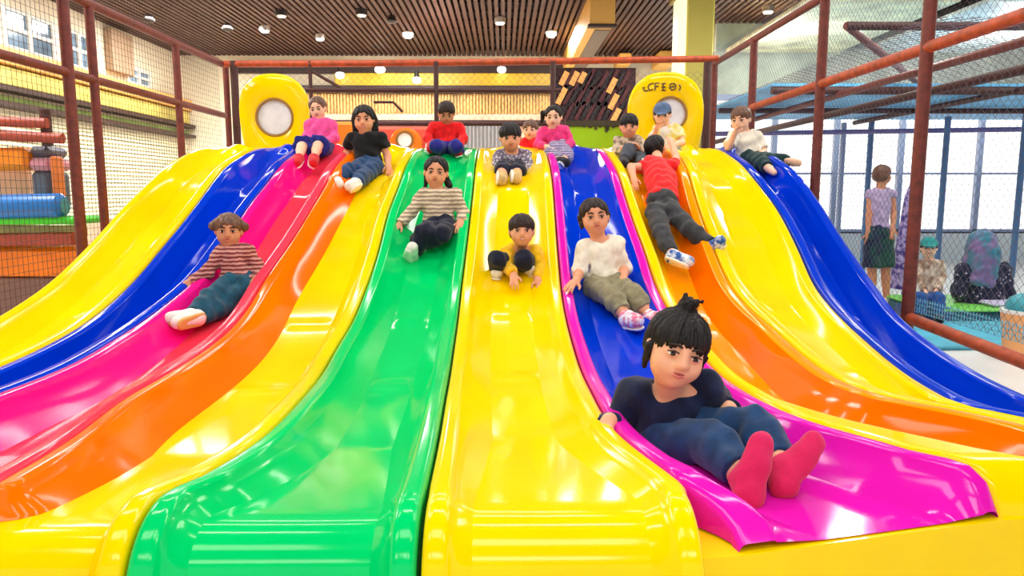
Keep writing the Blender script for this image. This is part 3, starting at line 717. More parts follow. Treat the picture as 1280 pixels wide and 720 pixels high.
class Solid:
    """a list of blended shapes: capsules, ellipsoids, and cuts"""
    def __init__(s): s.ops = []
    def cap(s, a, b, ra, rb=None, k=.012, flat=False, flat0=False):
        s.ops.append(('cap', np.array(a, float), np.array(b, float), ra, ra if rb is None else rb, k, flat, flat0)); return s
    def ell(s, c, r, ax=np.eye(3), k=.012): s.ops.append(('ell', np.array(c, float), np.array(r, float), np.array(ax, float), k)); return s
    def cut(s, c, r, ax=np.eye(3), k=.006): s.ops.append(('cut', np.array(c, float), np.array(r, float), np.array(ax, float), k)); return s
    def plane(s, p, n, near=None, k=.002): s.ops.append(('plane', np.array(p, float), unit(n), near, k)); return s
    def bounds(s):
        lo = np.full(3, 1e9); hi = -lo
        for o in s.ops:
            if o[0] == 'cap':
                for p, r in ((o[1], o[3]), (o[2], o[4])): lo = np.minimum(lo, p-r); hi = np.maximum(hi, p+r)
            elif o[0] == 'ell': R = max(o[2]); lo = np.minimum(lo, o[1]-R); hi = np.maximum(hi, o[1]+R)
        return lo, hi
    def mesh(s, h, wrinkle=0.0, wscale=.05, seed=0, disp=None, relax=2):
        lo, hi = s.bounds(); pad = 3*h+.012+wrinkle; lo = lo-pad; hi = hi+pad
        n = np.ceil((hi-lo)/h).astype(int)+1; G = np.full(n, .05, np.float32)
        X = [lo[d]+np.arange(n[d])*h for d in range(3)]
        def block(a, b):
            i0 = [max(0, int((a[d]-lo[d])/h)) for d in range(3)]; i1 = [min(n[d], int((b[d]-lo[d])/h)+2) for d in range(3)]
            sl = tuple(slice(i0[d], max(i0[d]+1, i1[d])) for d in range(3))
            P = np.stack(np.meshgrid(*[X[d][sl[d]] for d in range(3)], indexing='ij'), -1); return sl, P
        for o in s.ops:
            if o[0] == 'cap':
                _, a, b, ra, rb, k, flat, flat0 = o; R = max(ra, rb)+k+3*h+.006
                sl, P = block(np.minimum(a, b)-R, np.maximum(a, b)+R)
                ab = b-a; L2 = max(1e-10, ab@ab); t0 = ((P-a)@ab)/L2; t = np.clip(t0, 0, 1)
                d = np.linalg.norm(P-a-t[..., None]*ab, axis=-1)-(ra+(rb-ra)*t)
                if flat or flat0:
                    L = math.sqrt(L2); rad = np.linalg.norm(P-a-t0[..., None]*ab, axis=-1)-(ra+(rb-ra)*t)
                    if flat: d = np.where(t0 > 1, np.maximum(rad, (t0-1)*L), d); d = np.maximum(d, (t0-1)*L)
                    if flat0: d = np.maximum(d, -t0*L)
            elif o[0] in ('ell', 'cut'):
                _, c, r, ax, k = o; R = max(r)+k+3*h+.006
                sl, P = block(c-R, c+R); q = (P-c)@ax.T
                k0 = np.linalg.norm(q/r, axis=-1); k1 = np.linalg.norm(q/(r*r), axis=-1); d = k0*(k0-1)/np.maximum(k1, 1e-9)
            elif o[0] == 'plane':
                _, p, nn, near, k = o
                if near is None: a, b = lo, hi
                else: a, b = p-near, p+near
                sl, P = block(a, b); d = (P-p)@nn
                if near is not None: d = np.where(np.linalg.norm(P-p, axis=-1) < near, d, -1)
            g = G[sl]
            if o[0] in ('cut', 'plane'):
                d = (-d if o[0] == 'cut' else d).astype(np.float32); hh = np.clip(.5+.5*(d-g)/k, 0, 1); G[sl] = g+(d-g)*hh+k*hh*(1-hh)
            else:
                d = d.astype(np.float32); hh = np.clip(.5+.5*(g-d)/k, 0, 1); G[sl] = g+(d-g)*hh-k*hh*(1-hh)
        if wrinkle:
            rg = np.random.default_rng(seed); P = np.stack(np.meshgrid(*X, indexing='ij'), -1).astype(np.float32); W = 0
            for _ in range(7):
                kv = rg.normal(size=3); kv /= np.linalg.norm(kv); f = 2*math.pi/wscale*(.6+.9*rg.random()); W = W+np.sin(P@(kv*f).astype(np.float32)+rg.random()*6.3)
            G = G+np.where(np.abs(G) < .03, (wrinkle/3)*W, 0).astype(np.float32)
        if disp is not None:
            P = np.stack(np.meshgrid(*X, indexing='ij'), -1); G = G+np.where(np.abs(G) < .03, disp(P), 0).astype(np.float32)
        G[0], G[-1] = .05, .05; G[:, 0] = G[:, -1] = .05; G[:, :, 0] = G[:, :, -1] = .05
        v, f = surface_nets(G, lo, h)
        if relax and len(f):
            E0 = np.concatenate([f[:, [0, 1]], f[:, [1, 2]], f[:, [2, 3]], f[:, [3, 0]]])
            for _ in range(relax):
                acc = np.zeros_like(v); c = np.zeros(len(v)); np.add.at(acc, E0[:, 0], v[E0[:, 1]]); np.add.at(acc, E0[:, 1], v[E0[:, 0]]); np.add.at(c, E0[:, 0], 1); np.add.at(c, E0[:, 1], 1)
                v = v*.5+acc/np.maximum(c, 1)[:, None]*.5
        return v, f
    def build(s, name, m, parent, h, **kw):
        v, f = s.mesh(h, **kw)
        return fast_mesh(name, v, f, m, parent)
def fast_mesh(name, v, f, m, parent):
    me = bpy.data.meshes.new(name); me.vertices.add(len(v)); me.vertices.foreach_set('co', v.astype(np.float32).ravel())
    me.loops.add(len(f)*4); me.loops.foreach_set('vertex_index', f.astype(np.int32).ravel())
    me.polygons.add(len(f)); me.polygons.foreach_set('loop_start', np.arange(len(f), dtype=np.int32)*4)
    me.polygons.foreach_set('use_smooth', np.ones(len(f), bool)); me.materials.append(m); me.update(calc_edges=True); me.validate()
    o = bpy.data.objects.new(name, me); COL.objects.link(o)
    if parent is not None: o.parent = parent; o.matrix_parent_inverse = Matrix.Translation(-Vector(parent.location))
    return o
def skin_mat(name, rgb): return mat('skin_'+name, rgb, rough=.5, spec=.35, noise=.03, scale=20, sss=.12)
SK = {'a': skin_mat('a', (238, 176, 142)), 'b': skin_mat('b', (226, 158, 122)), 'c': skin_mat('c', (244, 192, 160)), 'd': skin_mat('d', (206, 140, 106))}
HAIRB = mat('hair_black', (22, 16, 17), rough=.5, spec=.3, noise=.3, scale=60); HAIRD = mat('hair_darkbrown', (44, 28, 23), rough=.5, spec=.3, noise=.3, scale=60); HAIRL = mat('hair_brown', (104, 68, 48), rough=.45, noise=.25, scale=60)
EYEW = mat('eye_white', (236, 230, 224), rough=.15); EYEI = mat('eye_iris', (36, 22, 16), rough=.1); BROW = mat('eyebrow_dark', (42, 28, 22), rough=.7); LIP = mat('lip', (212, 118, 106), rough=.45); LIPD = mat('lip_dark', (168, 78, 70), rough=.5); TEETH = mat('teeth', (244, 238, 228), rough=.2)
RUB = mat('rubber_white', (236, 232, 224), rough=.5)
def cloth(name, rgb, **kw):
    kw.setdefault('rough', .85); kw.setdefault('spec', .2); kw.setdefault('sheen', .15)
    if 'rgb2' not in kw: kw.setdefault('noise', .12)
    kw.setdefault('scale', 35); kw.setdefault('bump', .25)
    return mat('cloth_'+name, rgb, **kw)
def frame_to(fwd, up=(0, 0, 1)):
    f = unit(fwd); r = unit(np.cross(f, up)); u = np.cross(r, f); return np.array([r, f, u])    # rows: right, forward, up
def rot(ax, a):
    ax = unit(ax); K = np.array([[0, -ax[2], ax[1]], [ax[2], 0, -ax[0]], [-ax[1], ax[0], 0]]); return np.eye(3)+math.sin(a)*K+(1-math.cos(a))*K@K
def head_frame(hc, yaw=0, pitch=0, roll=0):
    """axes of a head facing the camera, then turned: yaw>0 turns to picture right, pitch>0 nods down, roll>0 tilts its crown to picture right"""
    A = frame_to(CO-np.asarray(hc)); r, f, u = A
    R = rot(u, math.radians(yaw)); f = R@f; r = R@r
    R = rot(r, math.radians(-pitch)); f = R@f; u = R@u
    R = rot(f, math.radians(-roll)); r = R@r; u = R@u
    return np.array([r, f, u])
def hand(sd, w, d, n, L, side, curl=.35, spread=.16, k=.004):
    """palm, four fingers of unequal length and a thumb. w wrist, d towards the fingers, n out of the back of the hand, L hand length"""
    d = unit(d); n = unit(n-d*np.dot(n, d)); s = np.cross(d, n)*side       # s points to the thumb side
    pc = w+d*L*.27
    sd.ell(pc, (L*.20, L*.30, L*.115), np.array([s, d, n]), k=.008)
    sd.cap(w-d*L*.05, w+d*L*.2, L*.135, L*.15, k=.01)
    for i, (off, ln) in enumerate(((.145, .42), (.05, .47), (-.05, .44), (-.14, .35))):
        b = w+d*L*.5+s*(L*off)-n*L*.01; ang = spread*(off/.145); dd = unit(d*math.cos(ang)+s*math.sin(ang))
        r = L*.055*(1 if i < 3 else .88); l = L*ln; c = curl; p = b; dcur = dd
        for j, fr in enumerate((.44, .32, .24)):
            dcur = unit(dcur*math.cos(c)-n*math.sin(c)); q = p+dcur*l*fr; sd.cap(p, q, r*(1-.08*j), r*(.94-.1*j), k=k*.6); p = q; c = curl*.8
    tb = w+d*L*.16+s*L*.13; td = unit(s*.72+d*.62-n*.25); t1 = tb+td*L*.22; t2 = t1+unit(td*.55+d*.7-n*.15)*L*.2
    sd.cap(tb, t1, L*.075, L*.066, k=.006); sd.cap(t1, t2, L*.064, L*.052, k=k)
def bed_point(px, py, lift=0.0, drop=.10):
    r = ray(px, py); p = hit_rim(px, py, drop); return p+np.array([0, 0, lift])
def person(label, H, J, face=(0, 0, 0), skin='a', hair='short', hairm=HAIRD, top=None, bottom=None, shoes=None, vox=.006, smile=1, hands=True, group=None, sock=None, mouth=True, girth=1.0, extra=None, curl=.35, handdir=None, handn=None, barefoot=None, toes=None):
    """J: world points head, neck, chest(optional), pel, shL, shR, elL, elR, wrL, wrR, hpL, hpR, knL, knR, anL, anR, toL, toR (L = the picture's left)"""
    J = {k: np.asarray(v, float) for k, v in J.items()}
    base = J['pel'].copy()
    root = empty('person', base, label, 'person', group)
    g = girth; H_ = H
    ra = {'ua': .185*H*g, 'el': .15*H*g, 'wr': .115*H*g, 'th': .30*H*g, 'kn': .235*H*g, 'cf': .215*H*g, 'an': .145*H*g}
    A = head_frame(J['head'], *face); r_, f_, u_ = A
    hc = J['head']
    def hp(x, y, z): return hc+(r_*x+f_*y+u_*z)*H
    b = Solid()
    # torso
    sp = J['pel']; nk = J['neck']; sh = (J['shL']+J['shR'])/2; spine = unit(nk-sp); sx = unit(J['shR']-J['shL']); fw = unit(np.cross(sx, spine)); 
    if np.dot(fw, CO-sp) < 0 and 'back' not in (extra or {}): fw = -fw
    TA = np.array([sx, fw, spine])
    L = np.linalg.norm(nk-sp); swid = np.linalg.norm(J['shR']-J['shL'])
    def torso(sd, inf=0.0, k=.03):
        m1 = sp+(nk-sp)*.70; m2 = sp+(nk-sp)*.40; m3 = sp+(nk-sp)*.08
        sd.ell(m1, (swid*.44+inf, .38*H*g+inf, L*.36+inf), TA, k=k)
        sd.ell(m2, (swid*.40+inf, .37*H*g+inf, L*.36+inf), TA, k=k)
        sd.ell(m3, (max(swid*.40, .52*H)+inf, .40*H*g+inf, .40*H+inf), TA, k=k)
        for s in ('shL', 'shR'): sd.cap(nk-spine*.12*H+(J[s]-nk)*.25, J[s], .17*H*g+inf, ra['ua']+inf, k=k)
    torso(b)
    b.cap(nk-spine*.1*H, hp(0, -.08, -.28), .235*H, .215*H, k=.015)
    # head
    b.ell(hp(0, -.06, .13), np.array([.385, .46, .385])*H, A, k=.02*H/.18)
    b.ell(hp(0, .07, -.15), np.array([.325, .335, .36])*H, A, k=.03*H/.18)
    b.ell(hp(0, .21, -.385), np.array([.13, .12, .10])*H, A, k=.03*H/.18)
    for s in (-1, 1):
        b.ell(hp(s*.20, .22, -.19), np.array([.12, .12, .13])*H, A, k=.03*H/.18)
        b.cut(hp(s*.165, .47, .005), np.array([.095, .10, .06])*H, A, k=.03*H/.18)
        b.ell(hp(s*.165, .30, .0), np.array([.092, .098, .07])*H, A, k=.006)
        b.ell(hp(s*.405, -.01, -.06), np.array([.045, .08, .125])*H, A, k=.006)
    b.cap(hp(0, .385, .03), hp(0, .455, -.105), .035*H, .055*H, k=.02*H/.18)
    for s in (-1, 1): b.ell(hp(s*.05, .415, -.12), np.array([.04, .045, .035])*H, A, k=.012*H/.18)
    b.cap(hp(-.09, .36, -.235), hp(.09, .36, -.235), .035*H, k=.02*H/.18)
    # limbs
    for s in 'LR':
        b.cap(J['sh'+s], J['el'+s], ra['ua'], ra['el'], k=.015)
        mid = J['el'+s]+(J['wr'+s]-J['el'+s])*.3; b.cap(J['el'+s], mid, ra['el'], ra['el']*1.02, k=.01); b.cap(mid, J['wr'+s], ra['el']*1.02, ra['wr'], k=.01)
        b.cap(J['hp'+s], J['kn'+s], ra['th'], ra['kn'], k=.02)
        cm_ = J['kn'+s]+(J['an'+s]-J['kn'+s])*.32; b.cap(J['kn'+s], cm_, ra['kn'], ra['cf']*1.08, k=.012); b.cap(cm_, J['an'+s], ra['cf']*1.08, ra['an'], k=.012)
        an, to = J['an'+s], J['to'+s]; fd = unit(to-an); shn = unit(J['kn'+s]-an); heel = an-shn*.14*H-fd*.10*H
        b.cap(an, heel, ra['an'], .14*H, k=.015); b.cap(heel, to-fd*.08*H, .14*H, .115*H, k=.012); b.cap(an, an+(to-an)*.6-shn*.05*H, ra['an'], .12*H, k=.015)
        if hands:
            dflt = unit(J['wr'+s]-J['el'+s]); d = (handdir or {}).get(s, dflt); n = (handn or {}).get(s, None)
            if n is None: n = np.array([0, -.3, 1.0])
            n = np.asarray(n, float)
            if abs(np.dot(unit(n), unit(d))) > .95: n = n+np.array([.3, -.6, .1])
            hand(b, J['wr'+s], np.asarray(d, float), n, .72*H, (1 if s == 'R' else -1)*(-1 if 'back' in (extra or {}) else 1), curl=curl)
        else: b.ell(J['wr'+s]+unit(J['wr'+s]-J['el'+s])*.25*H, np.array([.13, .13, .16])*H, k=.01)
    body = b.build('body', SK[skin], root, vox)
    # face details
    ev = MB(); ei = MB(); eb = MB()
    for s in (-1, 1):
        e = MB().ellipsoid(hp(s*.165, .335, .0), np.array([.074, .075, .031 if smile else .038])*H, A, 14, 10).build('eye', EYEW, root)
        MB().ellipsoid(hp(s*.165, .372, .0), np.array([.048, .042, .032 if smile else .040])*H, A, 12, 8).build('iris', EYEI, e)
        pts = [hp(s*x, y, z) for x, y, z in ((.07, .405, .115), (.15, .40, .145), (.25, .345, .12))]
        MB().tube(pts, [.016*H, .022*H, .010*H], 8).build('eyebrow', BROW, root)
        MB().tube([hp(s*x, y, z) for x, y, z in ((.085, .40, .03), (.165, .415, .052), (.25, .375, .025))], [.010*H, .014*H, .009*H], 6).build('eyelash', BROW, root)
    if mouth:
        c = .035 if smile else .01
        pts = [(-.15, .355, -.225+c), (-.07, .412, -.235), (0, .428, -.24), (.07, .412, -.235), (.15, .355, -.225+c)]
        MB().tube([hp(x, y, z) for x, y, z in pts], [.010*H, .019*H, .020*H, .019*H, .010*H], 8).build('upper_lip', LIPD, root)
        pts = [(-.125, .365, -.245+c*.6), (-.06, .408, -.275), (0, .42, -.285), (.06, .408, -.275), (.125, .365, -.245+c*.6)]
        MB().tube([hp(x, y, z) for x, y, z in pts], [.010*H, .022*H, .025*H, .022*H, .010*H], 8).build('lower_lip', LIP, root)
        if smile == 2:
            MB().tube([hp(x, y, z) for x, y, z in ((-.095, .395, -.237), (0, .432, -.26), (.095, .395, -.237))], [.012*H, .021*H, .012*H], 8).build('teeth', TEETH, root)
    # hair
    hs = Solid()
    def strands(P):
        q = (P-hc)@A.T/H; ang = np.arctan2(q[..., 0], -q[..., 1]+.05); return (.012*H*np.sin(ang*34+q[..., 2]*9)+.008*H*np.sin(ang*71-q[..., 2]*21)+.014*H*np.sin(ang*11+q[..., 2]*4+1)).astype(np.float32)
    if hair != 'none':
        hs.ell(hp(0, -.075, .155), np.array([.435, .50, .415])*H, A, k=.01)
        low = {'short': -.12, 'side': -.12, 'bowl': -.14, 'long': -.3, 'pony': -.1, 'cap': -.1, 'bun': -.1, 'scarf': -.4}[hair]
        hs.ell(hp(0, -.18, low+.05), np.array([.41, .36, .30])*H, A, k=.02)
        fz = {'short': .20, 'bowl': .12, 'long': .30, 'pony': .40, 'side': .30, 'cap': .20, 'bun': .14, 'scarf': .2}[hair]
        # open the face below the hairline
        if hair in ('bowl', 'short', 'bun'):
            hs.cut(hp(0, .48, fz-.40), np.array([.36, .50, .40])*H, A, k=.012)
        else:
            hs.cut(hp(0, .52, -.08), np.array([.325, .50, fz+.08])*H, A, k=.012)
        if hair in ('bowl', 'short', 'bun', 'side'): hs.cut(hp(0, .34, fz-.62), np.array([.48, .32, .52])*H, A, k=.012)
        else: hs.cut(hp(0, .40, -.45), np.array([.36, .32, .40])*H, A, k=.012)
        if hair in ('bun', 'pony'):
            for s in (-1, 1): hs.cut(hp(s*.46, .02, -.10), np.array([.10, .13, .17])*H, A, k=.008)
        hs.plane(hp(0, 0, -.42 if hair != 'long' else -1.5), -u_, None)
        if hair == 'long':
            for s in (-1, 1): hs.cap(hp(s*.36, -.10, .0), hp(s*.40, -.08, -.62), .13*H, .12*H, k=.03); hs.cap(hp(s*.28, -.26, -.1), hp(s*.26, -.28, -.85), .2*H, .14*H, k=.03)
            hs.cap(hp(0, -.3, -.1), hp(0, -.32, -.9), .3*H, .2*H, k=.04)
        for op in (extra or {}).get('hair', []): hs.cap(hp(*op[0]), hp(*op[1]), op[2]*H, op[3]*H, k=.012)
        hs.build('hair', hairm, root, vox*.9, disp=strands, relax=1)
    # clothes
    if top:
        t = Solid(); inf = top.get('inf', .010); torso(t, inf)
        hem = top.get('hem', .05); t.plane(sp-spine*hem, -spine, None)
        t.cut(nk+spine*.13*H+fw*.06*H, (.30*H, .27*H, .20*H), TA, k=.01)
        ln = top.get('sleeve', 1.0)
        for s in 'LR':
            a, e, w_ = J['sh'+s], J['el'+s], J['wr'+s]
            if ln <= .5: t.cap(a, a+(e-a)*ln*2, ra['ua']+inf*1.2, ra['el']+inf*1.8, k=.015, flat=True)
            else:
                t.cap(a, e, ra['ua']+inf, ra['el']+inf, k=.015); q = e+(w_-e)*min(1, (ln-.5)*2); t.cap(e, q, ra['el']+inf, ra['wr']+(ra['el']-ra['wr'])*(1-min(1, (ln-.5)*2))+inf, k=.012, flat=True)
        to_ = t.build(top.get('name', 'shirt'), top['m'], root, vox, wrinkle=top.get('wr', .005), wscale=.07, seed=len(label))
        if top.get('label'): to_['label'] = top['label']
    if bottom:
        t = Solid(); inf = bottom.get('inf', .011)
        m3 = sp+(nk-sp)*.06; t.ell(m3, (max(swid*.40, .52*H)+inf*.8, .41*H*g+inf*.8, .42*H), TA, k=.03); t.plane(sp+spine*bottom.get('waist', .10), spine, None)
        ln = bottom.get('len', .93)
        for s in 'LR':
            a, kk, e = J['hp'+s], J['kn'+s], J['an'+s]
            t.cap(sp+(a-sp)*.6, a, ra['th'], ra['th']+inf, k=.02)
            if ln <= .5: t.cap(a, a+(kk-a)*ln*2, ra['th']+inf, ra['kn']+inf*2, k=.02, flat=True)
            else:
                t.cap(a, kk, ra['th']+inf, ra['kn']+inf, k=.02); f2 = (ln-.5)*2; c3 = kk+(e-kk)*.32
                t.cap(kk, c3, ra['kn']+inf, ra['cf']*1.08+inf, k=.014); t.cap(c3, kk+(e-kk)*f2, ra['cf']*1.08+inf, ra['an']+(ra['cf']-ra['an'])*.35+inf*1.1, k=.014, flat=True)
        t.build(bottom.get('name', 'trousers'), bottom['m'], root, vox, wrinkle=bottom.get('wr', .005), wscale=.08, seed=len(label)+3)
    for s in 'LR':
        an, to = J['an'+s], J['to'+s]; fd = unit(to-an); shn = unit(J['kn'+s]-an); heel = an-shn*.14*H-fd*.10*H
        if sock:
            t = Solid(); t.cap(an+shn*sock.get('h', .12)*H, an, ra['an']+.006, ra['an']+.007, k=.01, flat0=True); t.cap(an, heel, ra['an']+.007, .14*H+.006, k=.015); t.cap(heel, to-fd*.06*H, .14*H+.006, .12*H+.005, k=.012); t.cap(an, an+(to-an)*.6-shn*.05*H, ra['an']+.006, .12*H+.007, k=.015)
            sc = unit(np.cross(fd, shn))
            for kx in (-1, 0, 1): t.cap(to-fd*.1*H+sc*kx*.06*H, to-fd*.005*H+sc*kx*.065*H, .085*H, .065*H, k=.012)
            t.build('sock', sock['m'], root, vox, wrinkle=.002, wscale=.05)
        if shoes:
            t = Solid(); i2 = .010; t.cap(an+shn*.05*H, an, ra['an']+i2, ra['an']+i2, k=.01, flat0=True); t.cap(an, heel, ra['an']+i2, .155*H+i2, k=.012); t.cap(heel, to-fd*.05*H, .15*H+i2, .13*H+i2, k=.012); t.cap(an, an+(to-an)*.65-shn*.05*H, ra['an']+i2, .13*H+i2, k=.015)
            so = t.build('shoe', shoes['m'], root, vox)
            q = Solid(); dn = -unit(shn-fd*np.dot(shn, fd)); q.cap(heel+dn*.12*H, to-fd*.05*H+dn*.10*H, .15*H+i2, .135*H+i2, k=.01); q.plane(heel+dn*.11*H, -dn, None); q.plane(heel+dn*.20*H, dn, None)
            q.build('sole', shoes.get('sole', RUB), so, vox)
    return root
# ------------------------------------------------------------------ the children, posed by picture position and distance
def pose(seat, H, spec, Dadd=0.0):
    p0 = bed_point(*seat); D = float((p0-CO)@CF)+Dadd; J = {}
    for k, v in spec.items():
        if v[0] == 'bed': J[k] = bed_point(v[1], v[2], v[3])
        elif v[0] == 'rim': J[k] = hit_rim(v[1], v[2], 0.0)+np.array([0, 0, v[3]])
        else: J[k] = at(v[0], v[1], D+v[2])
    if 'neck' in J and 'head' not in J: J['head'] = J['neck']+np.array([0, 0, .6*H])
    return J, D
def fit(J, H):
    """keep bones at plausible lengths: move the far joint along the bone"""
    def lim(a, b, lo, hi, carry=()):
        d = J[b]-J[a]; l = np.linalg.norm(d); t = min(max(l, lo*H), hi*H)
        if abs(t-l) > 1e-6:
            mv = d/l*(t-l); J[b] = J[b]+mv
            for c in carry: J[c] = J[c]+mv
    for s in 'LR':
        lim('sh'+s, 'el'+s, .75, 1.05); lim('el'+s, 'wr'+s, .6, .95)
        lim('hp'+s, 'kn'+s, 1.0, 1.45); lim('kn'+s, 'an'+s, .95, 1.35); lim('an'+s, 'to'+s, .55, .8)
    return J
def kid(name, label, seat, H, spec, Dadd=0.0, dofit=True, **kw):
    J, D = pose(seat, H, spec, Dadd)
    if dofit: J = fit(J, H)
    o = person(label, H, J, **kw); return o, J
DENIM = cloth('denim', (28, 62, 104), scale=30, noise=.2); NAVY = cloth('navy', (24, 34, 66), scale=28, noise=.22, bump=.4); JEANT = cloth('denim_teal', (22, 76, 98), noise=.2)
NAVYD = cloth('dark_navy', (20, 24, 46)); GREYD = cloth('charcoal', (58, 58, 62), noise=.2); BLACK = cloth('black', (16, 16, 20)); REDC = cloth('red', (226, 22, 26)); PINKC = cloth('pink', (244, 84, 156))
WHITEC = cloth('cream_white', (240, 232, 214), noise=.05, scale=50); KHAKI = cloth('khaki', (142, 134, 104), noise=.15); BEIGE = cloth('beige_stripe', (226, 206, 176), rgb2=(150, 132, 116), pattern='wave', scale=14, axis='Z', lo=.25, hi=.8)
MUST = cloth('mustard', (246, 190, 20)); MAROON = cloth('maroon_pattern', (120, 52, 54), rgb2=(206, 148, 140), pattern='wave', scale=16, axis='Z', lo=.3, hi=.75)
PATW = cloth('white_pattern', (236, 230, 232), rgb2=(110, 100, 130), pattern='voronoi', scale=60, lo=.1, hi=.6); PATN = cloth('navy_pattern', (40, 38, 92), rgb2=(214, 200, 226), pattern='wave', scale=26, axis='Z', lo=.45, hi=.75)
CAMO = cloth('pale_print', (214, 196, 170), rgb2=(106, 84, 74), scale=26); SOCKP = cloth('pink_sock', (212, 34, 92), noise=.03, scale=80)
SH_BL = cloth('sneaker_blue', (40, 84, 160), rgb2=(220, 230, 240), scale=30); SH_W = cloth('sneaker_white', (234, 228, 222), noise=.08); SH_R = cloth('shoe_red', (206, 24, 34)); SH_D = cloth('shoe_dark', (34, 32, 40)); SH_P = cloth('sandal_pink', (232, 120, 150), rgb2=(244, 238, 240), scale=40)
GREEN0 = cloth('dark_green', (22, 56, 56)); OLIVE = cloth('leaf_white', (238, 234, 226), rgb2=(226, 206, 96), scale=14)
U = np.array([0, 0, 1.0])
FRONT_BOY = dict(head=(846, 436, -.12), neck=(838, 490, -.03), pel=(842, 541, .02), shL=(796, 489, .0), shR=(884, 484, -.05), elL=(772, 524, .03), elR=(901, 512, .02), wrL=(761, 527, -.10), wrR=(911, 512, -.07),
    hpL=(834, 549, -.02), hpR=(866, 537, -.02), knL=(890, 553, -.19), knR=(932, 536, -.13), anL=(920, 586, -.31), anR=(968, 570, -.26), toL=(945, 571, -.36), toR=(1020, 550, -.32))
kid('frontboy', 'toddler in navy long-sleeved top and jeans with pink socks, sliding into the magenta tray', (845, 556), .19, FRONT_BOY, face=(16, 16, 13), skin='a', hair='bun', hairm=HAIRB,
    top=dict(m=NAVY, wr=.006, name='shirt', hem=.03), bottom=dict(m=DENIM, wr=.006, name='jeans', len=.90), sock=dict(m=SOCKP), vox=.0036, smile=1, handdir={'L': (-.45, -.5, -.55), 'R': (.3, .2, -.6)}, handn={'L': (-.6, -.1, .8), 'R': (.4, -.3, .8)}, curl=.25,
    extra={'hair': [((.0, -.15, .5), (.02, -.1, .62), .16, .12), ((.0, -.1, .62), (-.12, -.05, .74), .07, .025), ((.02, -.1, .62), (.10, -.1, .76), .06, .02), ((.02, -.1, .6), (-.02, .06, .70), .05, .02), ((.40, .05, -.05), (.38, .03, -.35), .06, .02), ((-.40, .08, 0), (-.39, .06, -.28), .05, .015)]})
kid('white', 'girl in cream white blouse and khaki trousers sitting on the blue lane', (756, 368), .165, dict(head=(743, 271, .02), neck=(750, 301, .05), pel=(756, 354, .06), shL=(731, 309, .05), shR=(771, 306, .04), elL=(724, 340, .02), elR=(780, 334, .06), wrL=('rim', 717, 371, .035), wrR=(779, 349, -.04),
    hpL=(745, 360, .0), hpR=(771, 359, .0), knL=(764, 371, -.17), knR=(791, 369, -.15), anL=('bed', 781, 405, .04), anR=('bed', 808, 400, .04), toL=('bed', 797, 421, .07), toR=('bed', 826, 418, .07)), face=(8, 2, -6), skin='b', hair='side', hairm=HAIRD,
    top=dict(m=WHITEC, sleeve=.52, inf=.010, wr=.006, name='blouse'), bottom=dict(m=KHAKI, len=.84), shoes=dict(m=SH_P), vox=.0048, smile=1, handdir={'L': (-.45, -.8, -.12)}, handn={'L': (.1, -.15, 1)},
    extra={'hair': [((.40, -.05, 0), (.40, -.02, -.30), .10, .05), ((-.38, -.1, 0), (-.36, -.15, -.25), .10, .05)]})
kid('redboy', 'boy in red shirt and charcoal trousers lying head-up on the orange lane', (825, 275), .15, dict(head=('bed', 819, 206, .12), neck=('bed', 822, 222, .10), pel=('bed', 827, 273, .085), shL=('bed', 805, 227, .09), shR=('bed', 839, 226, .09), elL=('bed', 797, 229, .10), elR=('bed', 851, 212, .12), wrL=('bed', 791, 236, .08), wrR=('bed', 836, 211, .20),
    hpL=('bed', 820, 283, .08), hpR=('bed', 837, 281, .08), knL=('bed', 826, 313, .09), knR=('bed', 866, 312, .09), anL=('bed', 843, 338, .06), anR=('bed', 890, 325, .07), toL=('bed', 862, 347, .08), toR=('bed', 898, 333, .13)), face=(150, -30, 0), skin='a', hair='short', hairm=HAIRB,
    top=dict(m=REDC, sleeve=.18, hem=-.03, name='shirt'), bottom=dict(m=GREYD, inf=.011), shoes=dict(m=SH_BL), vox=.005, hands=True, dofit=True)
kid('leftboy', 'child in maroon patterned sweater and teal jeans sliding down the pink lane', (294, 366), .15, dict(head=(286, 288, .02), neck=(290, 309, .03), pel=(297, 352, .03), shL=(276, 316, .02), shR=(309, 314, .04), elL=(262, 337, -.02), elR=(321, 333, .05), wrL=(247, 347, -.06), wrR=(319, 350, -.02),
    hpL=(286, 357, -.03), hpR=(305, 359, -.02), knL=(262, 374, -.18), knR=(276, 385, -.16), anL=('bed', 240, 409, .05), anR=('bed', 247, 411, .05), toL=('bed', 213, 418, .07), toR=('bed', 222, 424, .07)), face=(-6, 6, 2), skin='d', hair='short', hairm=HAIRL,
    top=dict(m=MAROON, wr=.006, name='sweater'), bottom=dict(m=JEANT, name='jeans'), shoes=dict(m=SH_W, sole=mat('sole_tan', (214, 170, 90), rough=.6)), vox=.005, smile=0, extra={'hair': [((.33, -.1, .2), (.46, -.08, .12), .17, .15), ((-.33, -.1, .2), (-.46, -.08, .12), .17, .15)]})
